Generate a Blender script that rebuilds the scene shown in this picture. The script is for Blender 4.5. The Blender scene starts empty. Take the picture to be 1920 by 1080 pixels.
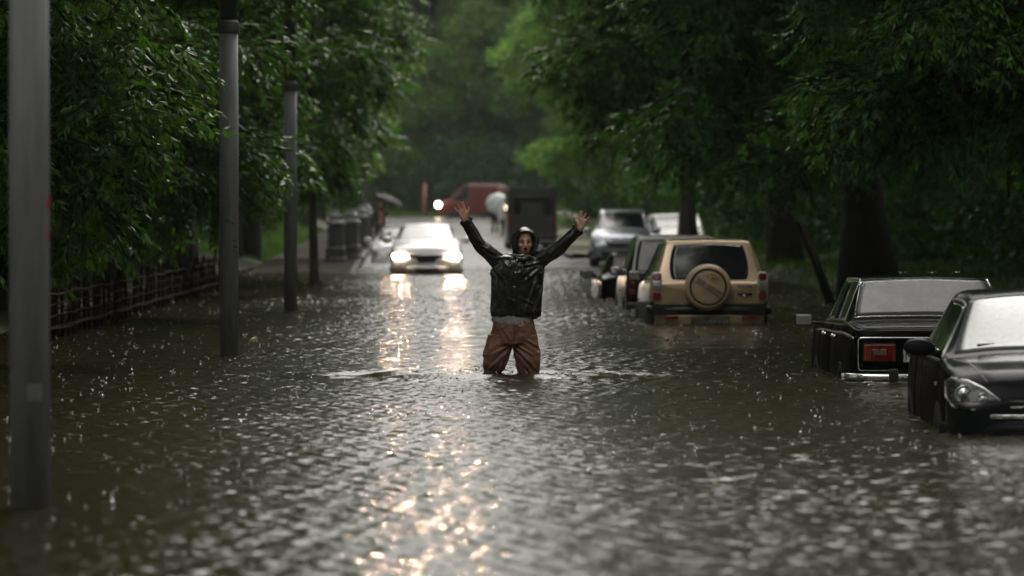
import bpy, bmesh, math, random
import numpy as np
from mathutils import Vector, Matrix, Euler, noise as mnoise

R = math.radians
SC = bpy.context.scene
COL = SC.collection

# ------------------------------------------------------------------ camera
# photo mapping: at distance Y one metre is 8000/Y pixels of the 1920 px wide photograph;
# the street runs along +Y, water level is z = 0, the camera 1.5 m above it
cam_d = bpy.data.cameras.new('camera')
cam = bpy.data.objects.new('camera', cam_d)
COL.objects.link(cam)
cam.location = (0, 0, 1.5)
cam.rotation_euler = (R(90) - math.atan(137 / 8000), 0, -math.atan(190 / 8000))
cam_d.lens = 150
cam_d.sensor_width = 36
cam_d.clip_start = 0.5
cam_d.clip_end = 3000
cam_d.dof.use_dof = True
cam_d.dof.focus_distance = 39.6
cam_d.dof.aperture_fstop = 2.5
SC.camera = cam

# ------------------------------------------------------------------ sky and light
world = bpy.data.worlds.new('World')
SC.world = world
world.use_nodes = True
wn = world.node_tree
wn.nodes.clear()
w_out = wn.nodes.new('ShaderNodeOutputWorld')
w_bg = wn.nodes.new('ShaderNodeBackground')
w_sky = wn.nodes.new('ShaderNodeTexSky')
w_sky.sky_type = 'NISHITA'
w_sky.sun_disc = False
w_sky.sun_elevation = R(52)
w_sky.sun_rotation = R(20)
w_sky.air_density = 1.0
w_sky.dust_density = 6.0
w_sky.ozone_density = 1.0
w_hs = wn.nodes.new('ShaderNodeHueSaturation')
w_hs.inputs['Saturation'].default_value = 0.08
wn.links.new(w_sky.outputs[0], w_hs.inputs['Color'])
wn.links.new(w_hs.outputs[0], w_bg.inputs['Color'])
w_tint = wn.nodes.new('ShaderNodeMix')
w_tint.data_type = 'RGBA'
w_tint.blend_type = 'MULTIPLY'
w_tint.inputs['Factor'].default_value = 1.0
w_tint.inputs['B'].default_value = (1.0, 0.965, 0.925, 1)     # rain cloud, faintly warm
wn.links.new(w_hs.outputs[0], w_tint.inputs['A'])
wn.links.new(w_tint.outputs['Result'], w_bg.inputs['Color'])
w_bg.inputs['Strength'].default_value = 0.15
wn.links.new(w_bg.outputs[0], w_out.inputs['Surface'])

sun_d = bpy.data.lights.new('sun', 'SUN')
sun_d.energy = 0.5
sun_d.angle = R(35)
sun_d.color = (1.0, 0.97, 0.93)
sun = bpy.data.objects.new('sun', sun_d)
COL.objects.link(sun)
sun.rotation_euler = (R(38), 0, R(-20))
sun.location = (0, 60, 60)

SC.view_settings.view_transform = 'Standard'
SC.view_settings.look = 'None'
SC.view_settings.exposure = 0.68
SC.view_settings.gamma = 1.0
SC.cycles.use_denoising = True
SC.cycles.max_bounces = 7
SC.cycles.diffuse_bounces = 3
SC.cycles.glossy_bounces = 4
SC.cycles.transmission_bounces = 4
SC.cycles.volume_bounces = 1
SC.cycles.transparent_max_bounces = 8
SC.cycles.sample_clamp_indirect = 6.0

rng = np.random.default_rng(7)
random.seed(7)


# ------------------------------------------------------------------ helpers
def W(px, py, Y):
    """a point of the photograph at distance Y"""
    return (px - 770) * Y / 8000.0, Y, 1.5 + (403 - py) * Y / 8000.0


def tag(o, label=None, cat=None, group=None, kind=None):
    if label:
        o['label'] = label
    if cat:
        o['category'] = cat
    if group:
        o['group'] = group
    if kind:
        o['kind'] = kind
    return o


def empty(name, loc, label, cat, rz=0.0, group=None):
    o = bpy.data.objects.new(name, None)
    o.empty_display_size = 0.3
    COL.objects.link(o)
    o.location = loc
    o.rotation_euler = (0, 0, rz)
    return tag(o, label, cat, group)


def mk(name, V, F, mats, parent=None, smooth=True, fm=None, attr=None):
    """one mesh object from vertices and faces"""
    me = bpy.data.meshes.new(name)
    V = np.asarray(V, dtype=np.float32).reshape(-1, 3)
    if isinstance(F, np.ndarray):
        n, k = F.shape
        me.vertices.add(len(V))
        me.vertices.foreach_set('co', V.ravel())
        me.loops.add(n * k)
        me.loops.foreach_set('vertex_index', F.astype(np.int32).ravel())
        me.polygons.add(n)
        me.polygons.foreach_set('loop_start', np.arange(0, n * k, k, dtype=np.int32))
        me.polygons.foreach_set('loop_total', np.full(n, k, dtype=np.int32))
        me.update(calc_edges=True)
    else:
        me.from_pydata(V.tolist(), [], [list(f) for f in F])
        me.update()
    if not isinstance(mats, (list, tuple)):
        mats = [mats]
    for m in mats:
        me.materials.append(m)
    if fm is not None:
        me.polygons.foreach_set('material_index', np.asarray(fm, dtype=np.int32))
    if smooth:
        me.polygons.foreach_set('use_smooth', np.ones(len(me.polygons), dtype=bool))
    if attr is not None:
        a = me.attributes.new('tone', 'FLOAT', 'POINT')
        a.data.foreach_set('value', np.asarray(attr, dtype=np.float32))
    o = bpy.data.objects.new(name, me)
    COL.objects.link(o)
    if parent is not None:
        o.parent = parent
    return o


class G:
    """collects shapes into one mesh"""

    def __init__(s):
        s.V, s.F, s.M, s.n = [], [], [], 0

    def add(s, V, F, m=0):
        V = np.asarray(V, dtype=float).reshape(-1, 3)
        s.V.append(V)
        for f in F:
            s.F.append([int(i) + s.n for i in f])
            s.M.append(m)
        s.n += len(V)
        return s

    def box(s, c, d, r=0.0, seg=2, rot=None, m=0):
        bm = bmesh.new()
        bmesh.ops.create_cube(bm, size=1.0)
        for v in bm.verts:
            v.co = Vector((v.co.x * d[0], v.co.y * d[1], v.co.z * d[2]))
        if r > 0:
            bmesh.ops.bevel(bm, geom=bm.edges[:], offset=min(r, min(d) * 0.49), segments=seg, profile=0.5, affect='EDGES')
        M = Matrix.Translation(Vector(c)) @ (Euler(rot).to_matrix().to_4x4() if rot else Matrix())
        bm.transform(M)
        bm.verts.index_update()
        s.add([v.co[:] for v in bm.verts], [[v.index for v in f.verts] for f in bm.faces], m)
        bm.free()
        return s

    def tube(s, P, rad, n=8, cap=True, m=0, flat=1.0, up=None):
        P = [Vector(p) for p in P]
        if not hasattr(rad, '__len__'):
            rad = [rad] * len(P)
        V, F = [], []
        ref = Vector(up) if up else None
        for i, p in enumerate(P):
            t = (P[min(i + 1, len(P) - 1)] - P[max(i - 1, 0)])
            if t.length < 1e-9:
                t = Vector((0, 0, 1))
            t.normalize()
            if ref is None:
                ref = Vector((1, 0, 0)) if abs(t.x) < 0.8 else Vector((0, 1, 0))
            a = (ref - t * ref.dot(t))
            if a.length < 1e-6:
                a = t.orthogonal()
            a.normalize()
            b = t.cross(a)
            ref = a
            for k in range(n):
                an = 2 * math.pi * k / n
                V.append(p + a * math.cos(an) * rad[i] + b * math.sin(an) * rad[i] * flat)
        for i in range(len(P) - 1):
            for k in range(n):
                k2 = (k + 1) % n
                F.append([i * n + k, i * n + k2, (i + 1) * n + k2, (i + 1) * n + k])
        if cap:
            F.append(list(range(n))[::-1])
            F.append([(len(P) - 1) * n + k for k in range(n)])
        s.add([v[:] for v in V], F, m)
        return s

    def capsule(s, a, b, ra, rb, n=12, m=0, flat=1.0, up=None):
        """tapered limb with round ends"""
        a, b = Vector(a), Vector(b)
        t = b - a
        L = max(t.length, 1e-6)
        t = t / L
        P, rd = [], []
        for k in range(0, 5):
            an = math.pi / 2 * k / 4
            P.append(a - t * ra * math.cos(an))
            rd.append(max(ra * math.sin(an), 1e-4))
        for k in range(0, 5):
            an = math.pi / 2 * k / 4
            P.append(b + t * rb * math.sin(an))
            rd.append(max(rb * math.cos(an), 1e-4))
        return s.tube(P, rd, n, True, m, flat, up)

    def ball(s, c, r, sc=(1, 1, 1), nu=14, nv=10, m=0):
        V, F = [], []
        for j in range(nv + 1):
            th = math.pi * j / nv
            for i in range(nu):
                ph = 2 * math.pi * i / nu
                V.append((c[0] + r * sc[0] * math.sin(th) * math.cos(ph), c[1] + r * sc[1] * math.sin(th) * math.sin(ph), c[2] + r * sc[2] * math.cos(th)))
        for j in range(nv):
            for i in range(nu):
                i2 = (i + 1) % nu
                F.append([j * nu + i, (j + 1) * nu + i, (j + 1) * nu + i2, j * nu + i2])
        s.add(V, F, m)
        return s

    def lathe(s, prof, c=(0, 0, 0), axis='z', n=24, m=0):
        """prof: (radius, height) pairs turned round an axis"""
        V, F = [], []
        for r_, h in prof:
            r_ = max(r_, 1e-4)
            for k in range(n):
                a = 2 * math.pi * k / n
                if axis == 'z':
                    V.append((c[0] + r_ * math.cos(a), c[1] + r_ * math.sin(a), c[2] + h))
                elif axis == 'y':
                    V.append((c[0] + r_ * math.cos(a), c[1] + h, c[2] + r_ * math.sin(a)))
                else:
                    V.append((c[0] + h, c[1] + r_ * math.cos(a), c[2] + r_ * math.sin(a)))
        for i in range(len(prof) - 1):
            for k in range(n):
                k2 = (k + 1) % n
                f = [i * n + k, i * n + k2, (i + 1) * n + k2, (i + 1) * n + k]
                F.append(f if axis != 'y' else f[::-1])
        F.append([k for k in range(n)][::-1])
        F.append([(len(prof) - 1) * n + k for k in range(n)])
        s.add(V, F, m)
        return s

    def panel(s, pts, mapf, thick=0.01, bev=0.004, m=0, ns=6):
        """a plate with the outline pts (x, z), star-shaped, laid on mapf(x, z, d), d = height above it"""
        P = []
        for i, a in enumerate(pts):
            b = pts[(i + 1) % len(pts)]
            for k in range(ns):
                P.append((a[0] + (b[0] - a[0]) * k / ns, a[1] + (b[1] - a[1]) * k / ns))
        P = np.array(P)
        c = P.mean(0)
        ext = np.linalg.norm(P - c, axis=1)
        rings = []
        sc = np.maximum(0.05, (ext - bev) / ext)[:, None]
        rings.append((P, 0.0))
        rings.append((P, thick - bev * 0.7))
        rings.append((c + (P - c) * (sc * 0.5 + 0.5), thick - bev * 0.2))
        rings.append((c + (P - c) * sc, thick))
        for q in (0.7, 0.4, 0.15):
            rings.append((c + (P - c) * sc * q, thick))
        n = len(P)
        V, F = [], []
        for rg, d in rings:
            for x, z in rg:
                V.append(mapf(x, z, d))
        V.append(mapf(c[0], c[1], thick))
        for i in range(len(rings) - 1):
            for k in range(n):
                k2 = (k + 1) % n
                F.append([i * n + k, i * n + k2, (i + 1) * n + k2, (i + 1) * n + k])
        for k in range(n):
            F.append([(len(rings) - 1) * n + k, (len(rings) - 1) * n + (k + 1) % n, len(V) - 1])
        s.add(V, F, m)
        return s

    def build(s, name, mats, parent=None, smooth=True, auto=None):
        V = np.concatenate(s.V) if s.V else np.zeros((0, 3))
        o = mk(name, V, s.F, mats, parent, smooth, s.M)
        if auto is not None:
            sharp(o, auto)
        return o


def sharp(o, deg=35):
    """keep edges sharper than deg sharp"""
    me = o.data
    bm = bmesh.new()
    bm.from_mesh(me)
    for e in bm.edges:
        if len(e.link_faces) == 2:
            try:
                if e.calc_face_angle() > R(deg):
                    e.smooth = False
            except ValueError:
                pass
    bm.to_mesh(me)
    bm.free()
    return o


def rrect(x0, x1, z0, z1, r, n=4):
    """outline of a rounded rectangle, counter-clockwise"""
    P = []
    for cx, cz, a0 in ((x1 - r, z0 + r, -90), (x1 - r, z1 - r, 0), (x0 + r, z1 - r, 90), (x0 + r, z0 + r, 180)):
        for k in range(n + 1):
            a = R(a0 + 90 * k / n)
            P.append((cx + r * math.cos(a), cz + r * math.sin(a)))
    return P


def copy_tree(o, loc, rz, label, scale=None):
    c = o.copy()
    COL.objects.link(c)
    c.location = loc
    c.rotation_euler = (0, 0, rz)
    if scale:
        c.scale = scale
    c['label'] = label
    for ch in [q for q in bpy.data.objects if q.parent == o]:
        k = ch.copy()
        COL.objects.link(k)
        k.parent = c
        for g in [q for q in bpy.data.objects if q.parent == ch]:
            h = g.copy()
            COL.objects.link(h)
            h.parent = k
    return c


def text_mesh(name, body, size, mat, parent, M, extr=0.002):
    """lettering as a real mesh; M places it (text lies in its own xy plane)"""
    cu = bpy.data.curves.new(name, 'FONT')
    cu.body = body
    cu.size = size
    cu.extrude = extr
    cu.align_x = 'CENTER'
    cu.align_y = 'CENTER'
    cu.resolution_u = 3
    t = bpy.data.objects.new(name + '_curve', cu)
    COL.objects.link(t)
    dg = bpy.context.evaluated_depsgraph_get()
    me = bpy.data.meshes.new_from_object(t.evaluated_get(dg))
    bpy.data.objects.remove(t)
    bpy.data.curves.remove(cu)
    me.transform(M)
    me.materials.clear()
    me.materials.append(mat)
    me.name = name
    o = bpy.data.objects.new(name, me)
    COL.objects.link(o)
    if parent is not None:
        o.parent = parent
    return o


def fuse(name, g, voxel, mats, parent, smooth_it=4, disp=None):
    """melt overlapping shapes into one continuous surface"""
    o = g.build(name + '_raw', mats, None)
    md = o.modifiers.new('r', 'REMESH')
    md.mode = 'VOXEL'
    md.voxel_size = voxel
    if smooth_it:
        sm = o.modifiers.new('s', 'SMOOTH')
        sm.factor = 0.5
        sm.iterations = smooth_it
    dg = bpy.context.evaluated_depsgraph_get()
    me = bpy.data.meshes.new_from_object(o.evaluated_get(dg))
    old = o.data
    bpy.data.objects.remove(o)
    bpy.data.meshes.remove(old)
    me.name = name
    me.materials.clear()
    for m in (mats if isinstance(mats, (list, tuple)) else [mats]):
        me.materials.append(m)
    n = len(me.vertices)
    if disp is not None:
        co = np.empty(n * 3, np.float32)
        no = np.empty(n * 3, np.float32)
        me.vertices.foreach_get('co', co)
        me.vertices.foreach_get('normal', no)
        co = co.reshape(-1, 3)
        no = no.reshape(-1, 3)
        co = disp(co, no)
        me.vertices.foreach_set('co', co.astype(np.float32).ravel())
    me.polygons.foreach_set('use_smooth', np.ones(len(me.polygons), dtype=bool))
    me.polygons.foreach_set('material_index', np.zeros(len(me.polygons), dtype=np.int32))
    me.update()
    ob = bpy.data.objects.new(name, me)
    COL.objects.link(ob)
    if parent is not None:
        ob.parent = parent
    return ob


# ------------------------------------------------------------------ materials
def mat(name, base, rough=0.5, metal=0.0, spec=0.5, coat=0.0, var=None, vscale=4.0, bump=0.0, bscale=60.0,
        emit=None, estr=0.0, coat_rough=0.05, vstretch=None, bstretch=None, drops=0.0, dscale=70.0, alpha=None, rvar=0.0):
    m = bpy.data.materials.new(name)
    m.use_nodes = True
    nt = m.node_tree
    b = nt.nodes['Principled BSDF']
    b.inputs['Base Color'].default_value = (*base, 1)
    b.inputs['Roughness'].default_value = rough
    b.inputs['Metallic'].default_value = metal
    b.inputs['Specular IOR Level'].default_value = spec
    b.inputs['Coat Weight'].default_value = coat
    b.inputs['Coat Roughness'].default_value = coat_rough
    if emit:
        b.inputs['Emission Color'].default_value = (*emit, 1)
        b.inputs['Emission Strength'].default_value = estr
    tc = nt.nodes.new('ShaderNodeTexCoord')

    def mapped(st):
        if st is None:
            return tc.outputs['Object']
        mp = nt.nodes.new('ShaderNodeMapping')
        mp.inputs['Scale'].default_value = st
        nt.links.new(tc.outputs['Object'], mp.inputs['Vector'])
        return mp.outputs[0]
    if var is not None or rvar:
        nz = nt.nodes.new('ShaderNodeTexNoise')
        nz.inputs['Scale'].default_value = vscale
        nz.inputs['Detail'].default_value = 6
        nz.inputs['Roughness'].default_value = 0.62
        nt.links.new(mapped(vstretch), nz.inputs['Vector'])
        mr = nt.nodes.new('ShaderNodeMapRange')
        mr.inputs['From Min'].default_value = 0.35
        mr.inputs['From Max'].default_value = 0.68
        nt.links.new(nz.outputs['Fac'], mr.inputs['Value'])
        if var is not None:
            mx = nt.nodes.new('ShaderNodeMix')
            mx.data_type = 'RGBA'
            mx.inputs['A'].default_value = (*base, 1)
            mx.inputs['B'].default_value = (*var, 1)
            nt.links.new(mr.outputs[0], mx.inputs['Factor'])
            nt.links.new(mx.outputs['Result'], b.inputs['Base Color'])
        if rvar:
            m2 = nt.nodes.new('ShaderNodeMapRange')
            m2.inputs['To Min'].default_value = rough
            m2.inputs['To Max'].default_value = min(1, rough + rvar)
            nt.links.new(mr.outputs[0], m2.inputs['Value'])
            nt.links.new(m2.outputs[0], b.inputs['Roughness'])
    last = None
    if bump > 0:
        n2 = nt.nodes.new('ShaderNodeTexNoise')
        n2.inputs['Scale'].default_value = bscale
        n2.inputs['Detail'].default_value = 4
        nt.links.new(mapped(bstretch), n2.inputs['Vector'])
        bp = nt.nodes.new('ShaderNodeBump')
        bp.inputs['Strength'].default_value = 1.0
        bp.inputs['Distance'].default_value = bump
        nt.links.new(n2.outputs['Fac'], bp.inputs['Height'])
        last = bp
    if drops > 0:
        # beads of rain standing on the surface
        vo = nt.nodes.new('ShaderNodeTexVoronoi')
        vo.inputs['Scale'].default_value = dscale
        vo.inputs['Randomness'].default_value = 1.0
        nt.links.new(tc.outputs['Object'], vo.inputs['Vector'])
        r2 = nt.nodes.new('ShaderNodeMapRange')
        r2.inputs['From Min'].default_value = 0.0
        r2.inputs['From Max'].default_value = 0.38
        r2.inputs['To Min'].default_value = 1.0
        r2.inputs['To Max'].default_value = 0.0
        r2.interpolation_type = 'SMOOTHSTEP'
        nt.links.new(vo.outputs['Distance'], r2.inputs['Value'])
        bp = nt.nodes.new('ShaderNodeBump')
        bp.inputs['Strength'].default_value = 1.0
        bp.inputs['Distance'].default_value = drops
        nt.links.new(r2.outputs[0], bp.inputs['Height'])
        if last:
            nt.links.new(last.outputs[0], bp.inputs['Normal'])
        last = bp
    if last:
        nt.links.new(last.outputs[0], b.inputs['Normal'])
        if coat > 0:
            nt.links.new(last.outputs[0], b.inputs['Coat Normal'])
    return m


def leaf_mat(name, dark, light, trans=(0.10, 0.18, 0.03), rough=0.38, twig=(0.03, 0.022, 0.015)):
    m = bpy.data.materials.new(name)
    m.use_nodes = True
    nt = m.node_tree
    b = nt.nodes['Principled BSDF']
    out = nt.nodes['Material Output']
    at = nt.nodes.new('ShaderNodeAttribute')
    at.attribute_name = 'tone'
    mx = nt.nodes.new('ShaderNodeMix')
    mx.data_type = 'RGBA'
    mx.inputs['A'].default_value = (*dark, 1)
    mx.inputs['B'].default_value = (*light, 1)
    nt.links.new(at.outputs['Fac'], mx.inputs['Factor'])
    lt = nt.nodes.new('ShaderNodeMath')
    lt.operation = 'LESS_THAN'
    lt.inputs[1].default_value = -0.5
    nt.links.new(at.outputs['Fac'], lt.inputs[0])
    m2 = nt.nodes.new('ShaderNodeMix')
    m2.data_type = 'RGBA'
    m2.inputs['B'].default_value = (*twig, 1)
    nt.links.new(lt.outputs[0], m2.inputs['Factor'])
    nt.links.new(mx.outputs['Result'], m2.inputs['A'])
    nt.links.new(m2.outputs['Result'], b.inputs['Base Color'])
    b.inputs['Roughness'].default_value = rough
    b.inputs['Specular IOR Level'].default_value = 0.36
    tr = nt.nodes.new('ShaderNodeBsdfTranslucent')
    tm = nt.nodes.new('ShaderNodeMix')
    tm.data_type = 'RGBA'
    tm.inputs['A'].default_value = (trans[0] * 0.5, trans[1] * 0.5, trans[2] * 0.5, 1)
    tm.inputs['B'].default_value = (*trans, 1)
    nt.links.new(at.outputs['Fac'], tm.inputs['Factor'])
    nt.links.new(tm.outputs['Result'], tr.inputs['Color'])
    ms = nt.nodes.new('ShaderNodeMixShader')
    ms.inputs[0].default_value = 0.32
    nt.links.new(b.outputs[0], ms.inputs[1])
    nt.links.new(tr.outputs[0], ms.inputs[2])
    nt.links.new(ms.outputs[0], out.inputs['Surface'])
    return m


M = {}
M['pole'] = mat('pole_paint', (0.26, 0.26, 0.28), 0.45, var=(0.15, 0.15, 0.16), vscale=3, vstretch=(3, 3, 0.35), bump=0.002, bscale=40, rvar=0.25)
M['pole_dark'] = mat('pole_dark', (0.05, 0.05, 0.053), 0.45, bump=0.002, bscale=30)
M['black'] = mat('black_plastic', (0.012, 0.012, 0.013), 0.42, bump=0.0006, bscale=200)
M['rubber'] = mat('rubber', (0.012, 0.012, 0.012), 0.6)
M['steel'] = mat('steel', (0.55, 0.55, 0.56), 0.3, metal=0.9)
M['chrome'] = mat('chrome', (0.78, 0.78, 0.8), 0.09, metal=1.0, drops=0.002, dscale=90)
M['car_black'] = mat('paint_black', (0.004, 0.004, 0.005), 0.13, spec=0.28, drops=0.0003, dscale=75)
M['car_dark'] = mat('paint_charcoal', (0.010, 0.011, 0.013), 0.16, spec=0.42, drops=0.0004, dscale=62)
M['car_beige'] = mat('paint_beige', (0.47, 0.35, 0.215), 0.33, metal=0.45, coat=0.8, coat_rough=0.08, drops=0.0006, dscale=80, var=(0.42, 0.31, 0.19), vscale=2)
M['cover_beige'] = mat('cover_beige', (0.50, 0.37, 0.24), 0.42, coat=0.3, coat_rough=0.25, var=(0.44, 0.32, 0.215), vscale=6)
M['cover_line'] = mat('cover_groove', (0.16, 0.11, 0.065), 0.6)
M['gold'] = mat('gold', (0.55, 0.38, 0.13), 0.4, metal=0.6)
M['car_green'] = mat('paint_dark_green', (0.008, 0.010, 0.009), 0.2, spec=0.3)
M['car_silver'] = mat('paint_silver', (0.22, 0.235, 0.27), 0.3, metal=0.5, coat=1.0)
M['car_white'] = mat('paint_white', (0.82, 0.83, 0.86), 0.3, coat=0.8)
M['car_red'] = mat('paint_red', (0.12, 0.008, 0.013), 0.35, coat=0.6)
for k_ in ('car_black', 'car_dark', 'car_green'):
    M[k_].node_tree.nodes['Principled BSDF'].inputs['IOR'].default_value = 1.13
M['flank_black'] = mat('flank_low_reflect_black', (0.006, 0.006, 0.007), 0.35, spec=0.35, var=(0.010, 0.009, 0.008), vscale=3, rvar=0.2)
M['flank_black'].node_tree.nodes['Principled BSDF'].inputs['IOR'].default_value = 1.025  # dark flank look put into the material: grey reflections almost removed
M['glass_dark'] = mat('glass_tinted', (0.006, 0.007, 0.009), 0.06, spec=0.42)
M['glass_wet'] = mat('glass_wet', (0.03, 0.034, 0.038), 0.12, spec=0.6, coat=0.3, coat_rough=0.08, drops=0.0016, dscale=120)
M['glass_pale'] = mat('glass_pale_tint', (0.075, 0.095, 0.093), 0.18, spec=0.5, coat=0.2, coat_rough=0.05, drops=0.0008, dscale=130)  # even pale grey-green base colour
M['lamp_red'] = mat('lens_red', (0.16, 0.005, 0.005), 0.15, coat=1.0)
M['lamp_orange'] = mat('lens_orange', (0.22, 0.040, 0.008), 0.15, coat=1.0)
M['lamp_clear'] = mat('lens_clear', (0.26, 0.26, 0.27), 0.12, coat=0.8, metal=0.25, bump=0.003, bscale=35)
M['reflector'] = mat('reflector_bowl', (0.62, 0.64, 0.66), 0.12, metal=0.9)
M['white_paint'] = mat('white_enamel', (0.72, 0.72, 0.71), 0.4)
M['ink'] = mat('black_ink', (0.01, 0.01, 0.01), 0.5)
M['red_paint'] = mat('red_paint', (0.5, 0.02, 0.02), 0.5)
M['head_on'] = mat('headlight_on', (1, 0.9, 0.75), 0.3, emit=(1.0, 0.76, 0.52), estr=60.0)
M['head_far'] = mat('headlight_on_far', (1, 0.9, 0.75), 0.3, emit=(1.0, 0.80, 0.55), estr=30.0)
M['bark'] = mat('bark', (0.055, 0.043, 0.032), 0.75, var=(0.022, 0.02, 0.016), vscale=7, vstretch=(1, 1, 0.25), bump=0.02, bscale=9, bstretch=(3, 3, 0.5))
M['wood_old'] = mat('weathered_wood', (0.028, 0.018, 0.012), 0.9, spec=0.12, var=(0.014, 0.010, 0.008), vscale=6, bump=0.006, bscale=30)
M['wood_orange'] = mat('fresh_split_wood', (0.27, 0.13, 0.07), 0.6, var=(0.36, 0.15, 0.07), vscale=8)
M['leaf_left'] = leaf_mat('leaf_ash_leaved', (0.012, 0.036, 0.007), (0.12, 0.24, 0.026), (0.135, 0.34, 0.022))
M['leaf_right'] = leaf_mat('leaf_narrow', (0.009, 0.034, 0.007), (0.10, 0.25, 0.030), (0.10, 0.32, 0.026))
M['leaf_far'] = leaf_mat('leaf_far', (0.014, 0.045, 0.010), (0.11, 0.21, 0.028), (0.12, 0.28, 0.02), rough=0.5)
M['leaf_lime'] = leaf_mat('leaf_lime', (0.045, 0.11, 0.02), (0.20, 0.36, 0.05), (0.26, 0.52, 0.05), rough=0.55)
M['grass'] = leaf_mat('grass_blades', (0.03, 0.06, 0.010), (0.10, 0.20, 0.02), (0.10, 0.22, 0.02), rough=0.6)
M['skin'] = mat('skin', (0.76, 0.45, 0.34), 0.38, spec=0.5, var=(0.68, 0.39, 0.29), vscale=14)
M['skin_dark'] = mat('lips', (0.22, 0.06, 0.05), 0.4)
M['raincoat'] = mat('raincoat', (0.010, 0.010, 0.011), 0.20, spec=0.6, coat=0.7, coat_rough=0.10, bump=0.022, bscale=9)
M['shirt'] = mat('shirt_grey', (0.45, 0.44, 0.46), 0.75, var=(0.22, 0.21, 0.23), vscale=18)
M['trousers'] = mat('trousers_rust', (0.25, 0.115, 0.073), 0.5, var=(0.175, 0.076, 0.048), vscale=7, bump=0.016, bscale=17)
M['cloth_dark'] = mat('cloth_dark', (0.018, 0.018, 0.022), 0.7)
M['cloth_pink'] = mat('cloth_pink', (0.38, 0.20, 0.18), 0.7)
M['cloth_white'] = mat('cloth_white', (0.55, 0.55, 0.55), 0.7)
M['umbrella'] = mat('umbrella_grey', (0.10, 0.097, 0.10), 0.8, spec=0.15)
M['umbrella_white'] = mat('umbrella_white', (0.55, 0.57, 0.55), 0.4, var=(0.16, 0.26, 0.20), vscale=2.6)

# ------------------------------------------------------------------ ground, road, water
def road_z(Y):
    return np.interp(Y, [0, 85, 119, 178, 270, 330, 600, 1500], [-0.5, -0.5, 0.0, 0.36, 1.30, 1.65, 4.5, 12.0])


def ground_z(X, Y):
    X = np.asarray(X, float)
    Y = np.asarray(Y, float)
    z = road_z(Y) - 0.07
    left = np.clip((-X - 4.25) / 1.2, 0, 1)
    right = np.clip((X - 7.5) / 1.2, 0, 1)
    bank = np.maximum(np.clip(road_z(Y) + 0.16, -0.02, None) + 0.12, 0.0)
    k = np.maximum(left, right) * np.where((Y > 260) & (Y < 283), 0.0, 1.0)
    z = z * (1 - k) + (bank + 0.06 * np.clip(np.abs(X) - 6, 0, 12)) * k
    far = np.clip((Y - 283) / 20, 0, 1)
    z = z + far * 0.55
    z = np.where(k > 0, z + 0.05 * np.sin(X * 1.7 + Y * 0.31) * k + 0.04 * np.sin(Y * 1.1 - X) * k, z)
    return z


def sheet(name, xs, ys, zf, m, kind='structure'):
    X, Y = np.meshgrid(xs, ys)
    Z = zf(X, Y)
    V = np.stack([X, Y, Z], -1).reshape(-1, 3)
    nx, ny = len(xs), len(ys)
    i = np.arange(nx - 1)
    j = np.arange(ny - 1)
    I, J = np.meshgrid(i, j)
    a = (J * nx + I).ravel()
    F = np.stack([a, a + 1, a + nx + 1, a + nx], 1)
    return tag(mk(name, V, F, m), kind=kind)


M['soil'] = mat('soil_grass', (0.022, 0.022, 0.010), 0.8, var=(0.035, 0.045, 0.014), vscale=0.9, bump=0.06, bscale=5)
M['asphalt'] = mat('wet_asphalt', (0.055, 0.053, 0.052), 0.22, spec=0.6, var=(0.035, 0.034, 0.034), vscale=0.5, bump=0.004, bscale=35, rvar=0.25)
M['paving'] = mat('wet_paving', (0.03, 0.027, 0.022), 0.9, spec=0.1, var=(0.018, 0.017, 0.013), vscale=0.8, bump=0.004, bscale=20, rvar=0.2)
M['kerb'] = mat('kerb_stone', (0.10, 0.095, 0.09), 0.7, spec=0.2, var=(0.06, 0.055, 0.05), vscale=2)
M['verge'] = mat('verge', (0.06, 0.068, 0.02), 0.8, var=(0.035, 0.04, 0.018), vscale=1.2, bump=0.05, bscale=9)

xs = np.concatenate([np.linspace(-420, -40, 12), np.linspace(-36, -9, 14), np.linspace(-8, 12, 61), np.linspace(14, 40, 14), np.linspace(50, 420, 12)])
ys = np.concatenate([np.linspace(-60, 18, 14), np.linspace(20, 330, 260), np.linspace(340, 630, 12)])
ground = sheet('ground', xs, ys, ground_z, M['soil'])
road = sheet('road', np.linspace(-1.4, 7.4, 6), np.concatenate([np.linspace(-40, 110, 40), np.linspace(112, 283, 80)]), lambda X, Y: road_z(Y) + 0 * X, M['asphalt'])
cross = sheet('cross_road', np.linspace(-60, 60, 60), np.linspace(262, 281, 14), lambda X, Y: road_z(Y) + 0.006 + 0 * X, M['asphalt'])
pave = sheet('pavement', np.linspace(-4.2, -1.58, 4), np.linspace(-20, 259, 120), lambda X, Y: road_z(Y) + 0.13 + 0 * X, M['paving'])
verge = sheet('verge', np.linspace(5.2, 8.6, 5), np.linspace(136, 258, 60), lambda X, Y: road_z(Y) + 0.15 + 0.03 * np.sin(X * 3 + Y), M['verge'])


def kerb(name, x0, x1, y0, y1):
    g = G()
    ysk = np.arange(y0, y1, 3.0)
    P = []
    for y in ysk:
        z = float(road_z(y))
        P.append([(x0, y, z - 0.1), (x0, y, z + 0.145), (x1, y, z + 0.145), (x1, y, z - 0.1)])
    V = [p for q in P for p in q]
    F = []
    for i in range(len(P) - 1):
        for k in range(4):
            F.append([i * 4 + k, i * 4 + (k + 1) % 4, (i + 1) * 4 + (k + 1) % 4, (i + 1) * 4 + k])
    g.add(V, F)
    return tag(g.build(name, [M['kerb']], None, smooth=False), kind='structure')


kerb('kerb', -1.58, -1.42, -20, 259)
kerb('verge_kerb', 5.06, 5.2, 136, 258)

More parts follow.
